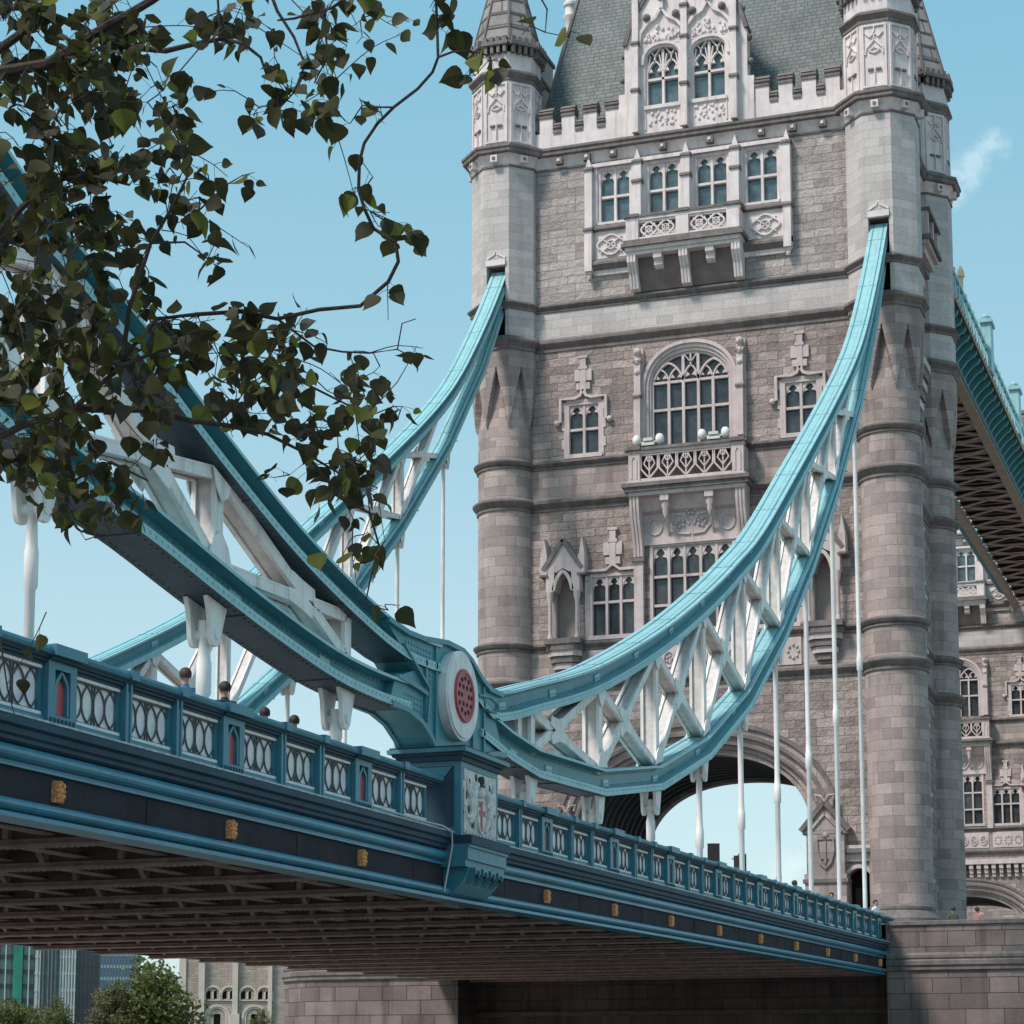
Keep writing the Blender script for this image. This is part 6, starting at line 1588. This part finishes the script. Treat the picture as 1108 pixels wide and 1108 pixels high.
br_from(2.2, [(-90, 560, 7.0), (0, 473, 6.8), (81, 441, 6.7), (108, 416, 6.6), (135, 395, 6.6), (168, 381, 6.6), (200, 372, 6.5)], .055, .004)
br([(81, 441, 6.7), (120, 443, 6.8), (162, 443, 6.8), (205, 455, 6.9), (244, 460, 6.9), (290, 470, 7.0), (330, 490, 7.0), (380, 520, 7.0)], .014, .003)
br([(60, 450, 6.8), (80, 520, 6.9), (120, 500, 6.9), (160, 520, 6.9)], .010, .003)
br_from(2.6, [(-80, 330, 7.2), (0, 250, 7.0), (45, 205, 6.9), (90, 190, 6.8), (140, 200, 6.7)], .05, .004)
br([(197, 163, 6.7), (203, 190, 6.7), (187, 223, 6.7), (163, 263, 6.6), (140, 333, 6.6), (133, 385, 6.6)], .003, .008)
br([(135, 385, 6.6), (170, 345, 6.7), (213, 340, 6.8), (260, 337, 6.8), (300, 345, 6.8), (345, 335, 6.8), (390, 331, 6.8), (420, 305, 6.7), (431, 283, 6.7), (428, 262, 6.7), (416, 255, 6.7), (404, 247, 6.7), (394, 225, 6.6), (388, 205, 6.6), (389, 175, 6.6), (394, 155, 6.6), (408, 134, 6.6), (426, 116, 6.5), (452, 96, 6.5), (468, 78, 6.5), (474, 62, 6.4), (473, 30, 6.4), (471, -20, 6.3)], .007, .004)
br([(474, 62, 6.4), (490, 56, 6.4), (508, 55, 6.4), (530, 60, 6.4)], .004, .002)
br([(426, 116, 6.5), (405, 116, 6.5), (392, 114, 6.5), (389, 106, 6.5)], .003, .0015)
br([(300, 345, 6.8), (340, 375, 6.9), (400, 382, 6.9), (430, 378, 7.0), (435, 350, 7.0), (450, 345, 7)], .004, .0018)
br([(300, 400, 6.9), (360, 430, 7.0), (400, 450, 7.0), (425, 440, 7.0)], .005, .002)
br([(330, 490, 7.0), (370, 540, 7.0), (400, 555, 7.0), (410, 590, 7.0), (400, 630, 7.0), (395, 655, 7.0), (420, 660, 7)], .005, .002)
br([(288, -20, 6.7), (300, 12, 6.7), (318, 40, 6.7), (330, 70, 6.7), (318, 100, 6.7), (300, 120, 6.7)], .006, .002)
br([(400, -20, 6.5), (360, 8, 6.6), (318, 20, 6.7), (300, 22, 6.7)], .006, .003)
br([(340, -20, 6.7), (350, 20, 6.7), (355, 60, 6.7), (340, 90, 6.7)], .005, .002)
br([(235, -10, 6.8), (237, 20, 6.8), (238, 42, 6.8)], .004, .003)
br([(187, 223, 6.7), (215, 228, 6.7), (245, 200, 6.7), (262, 190, 6.7)], .004, .0015)
br([(163, 263, 6.6), (200, 262, 6.7), (225, 280, 6.7), (245, 280, 6.7)], .004, .0015)
br([(0, 690, 6.4), (8, 745, 6.4), (15, 772, 6.4), (6, 775, 6.4)], .003, .0012)
br([(575, -20, 6.3), (592, 10, 6.3), (590, 35, 6.3), (615, 40, 6.3)], .003, .0012)
leaves = [MB(), MB(), MB()]
def leaf(mb, base, direction, normal, s):
    d = direction.normalized(); n = (normal-d*normal.dot(d))
    if n.length < 1e-3: n = d.orthogonal()
    n.normalize(); sd_ = d.cross(n); curl = rt.uniform(-.6, .6); fold = rt.uniform(-.1, .55); skew = rt.uniform(-.12, .12)
    out_ = ((.0, .06), (.06, .33), (.20, .47), (.38, .48), (.58, .37), (.76, .20), (.90, .075), (1.02, .0))
    mid = []; L_ = []; R_ = []
    for t, w in out_:
        c = base+d*(t*s)+n*(curl*s*t*t)+sd_*(skew*s*math.sin(t*3))
        mid.append(mb.v(c)); wob = 1+rt.uniform(-.06, .06)
        L_.append(mb.v(c+sd_*w*s*wob*.98+n*abs(w)*fold*s)); R_.append(mb.v(c-sd_*w*s*wob*.98+n*abs(w)*fold*s))
    for i in range(len(out_)-1):
        mb.f((mid[i], mid[i+1], L_[i+1], L_[i]), 0, None, True); mb.f((mid[i], R_[i], R_[i+1], mid[i+1]), 0, None, True)
twigs = MB()
def leafy_twig(p0, p1, nl, size=.062, sag=.25, r0=.0022):
    """thin twig with alternate leaves on slender stalks"""
    mid = (p0+p1)/2+Vector((rt.uniform(-.03, .03), rt.uniform(-.03, .03), rt.uniform(-.02, .04)))
    pts = [Vector(q) for q in smooth_curve([tuple(p0), tuple(mid), tuple(p1)], .03)]
    twigs.tube(pts, [lerp(r0, .0011, i/(len(pts)-1)) for i in range(len(pts))], 5)
    ax = (p1-p0).normalized()
    for k in range(nl):
        f = (k+.8)/nl; q = pts[min(int(f*(len(pts)-1)), len(pts)-1)]
        out_ = (ax.cross(Vector((rt.gauss(0, 1), rt.gauss(0, 1), rt.gauss(0, 1)))).normalized()*.8+ax*.5+Vector((0, 0, -.1))).normalized()
        pl_ = rt.uniform(.015, .045); e = q+out_*pl_
        twigs.tube([q, q+out_*pl_*.55+Vector((0, 0, .002)), e], [.0009, .0008, .0008], 4)
        dr = (out_*.7+Vector((0, 0, -rt.uniform(.2, 1.3)))+Vector((rt.gauss(0, .35), rt.gauss(0, .35), rt.gauss(0, .2)))).normalized()
        s = size*rt.choice((.6, .8, .95, 1.05, 1.15, 1.25))*rt.uniform(.9, 1.1)
        nn = Vector((rt.gauss(0, 1), rt.gauss(0, 1), rt.gauss(0, .8)+.5))
        k_ = rt.random(); mb = leaves[0] if k_ < .76 else (leaves[1] if k_ < .90 else leaves[2])
        leaf(mb, e, dr, nn, s)
allpts = [p for P, _ in branches for p in P]
def cluster(cx, cy, rx, ry, nl, d0=6.4, d1=7.5, size=.054):
    done = 0
    if nl > 20: nl = int(nl*(1.22 if cx < 110 else .88))
    while done < nl:
        a = rt.uniform(0, 6.283); r_ = math.sqrt(rt.random()); x = cx+rx*r_*math.cos(a); y = cy+ry*r_*math.sin(a)
        d = rt.uniform(d0, d1); p = at(x, y, d)-TO
        near = min(allpts, key=lambda q: (q-p).length)
        st_ = near if (near-p).length < .32 else p+(near-p).normalized()*.28
        k = min(rt.randint(2, 5), nl-done); leafy_twig(st_, p, k, size); done += k
        allpts.append(p)
for c in ((60, 40, 100, 70, 165), (50, 130, 80, 70, 150), (60, 210, 75, 60, 125), (45, 290, 75, 60, 105), (155, 140, 58, 55, 75), (150, 85, 45, 40, 30), (165, 215, 50, 50, 50), (130, 20, 50, 30, 30), (150, 280, 45, 45, 40),
          (50, 370, 75, 60, 110), (40, 440, 70, 55, 80), (140, 370, 60, 50, 70), (150, 450, 70, 45, 55), (225, 350, 55, 30, 40), (245, 400, 60, 55, 75), (300, 370, 55, 55, 70), (330, 420, 60, 55, 75), (290, 450, 55, 45, 45),
          (370, 470, 45, 50, 40), (380, 540, 40, 28, 24), (360, 500, 40, 35, 22), (30, 510, 50, 35, 35), (90, 510, 45, 35, 30), (95, 560, 48, 26, 34), (150, 560, 25, 25, 10),
          (250, 20, 40, 30, 18), (315, 20, 55, 25, 30), (330, 75, 42, 48, 46), (375, 25, 40, 35, 24), (415, 30, 30, 30, 12), (345, 120, 50, 24, 16), (280, 105, 25, 40, 14), (235, 55, 45, 25, 12), (215, 100, 25, 35, 9),
          (250, 195, 35, 22, 13), (205, 240, 25, 28, 10), (245, 275, 25, 28, 7), (225, 290, 25, 25, 6), (405, 215, 22, 25, 10), (430, 258, 22, 20, 7), (455, 250, 22, 12, 5), (440, 360, 30, 22, 6), (445, 385, 15, 15, 3), (430, 445, 25, 20, 6), (400, 400, 30, 30, 12),
          (405, 590, 18, 40, 7), (375, 630, 40, 20, 7), (410, 655, 28, 14, 7), (330, 530, 40, 30, 12), (8, 752, 10, 10, 3)):
    cluster(*c)
for c in ((490, 35, 28, 25, 5, 6.2, 6.6, .072), (525, 75, 28, 25, 8, 6.2, 6.5, .074), (568, 40, 6, 6, 1, 6.2, 6.3, .07), (612, 38, 12, 6, 2, 6.2, 6.3, .05), (480, 15, 40, 15, 6, 6.2, 6.6, .065), (400, 105, 16, 16, 4, 6.4, 6.6, .062), (385, 128, 14, 8, 2, 6.4, 6.6, .066), (355, 125, 14, 8, 2, 6.4, 6.6, .066)):
    cluster(*c)
for P, rr in branches:
    bm2 = MB(); bm2.tube(P, rr, 7); bm2.build('branch', [BARK], TREE)
twigs.build('twig', [BARK], TREE)
for mb, mt in zip(leaves, (LEAF, LEAFY, LEAFU)): mb.build('foliage', [mt], TREE)
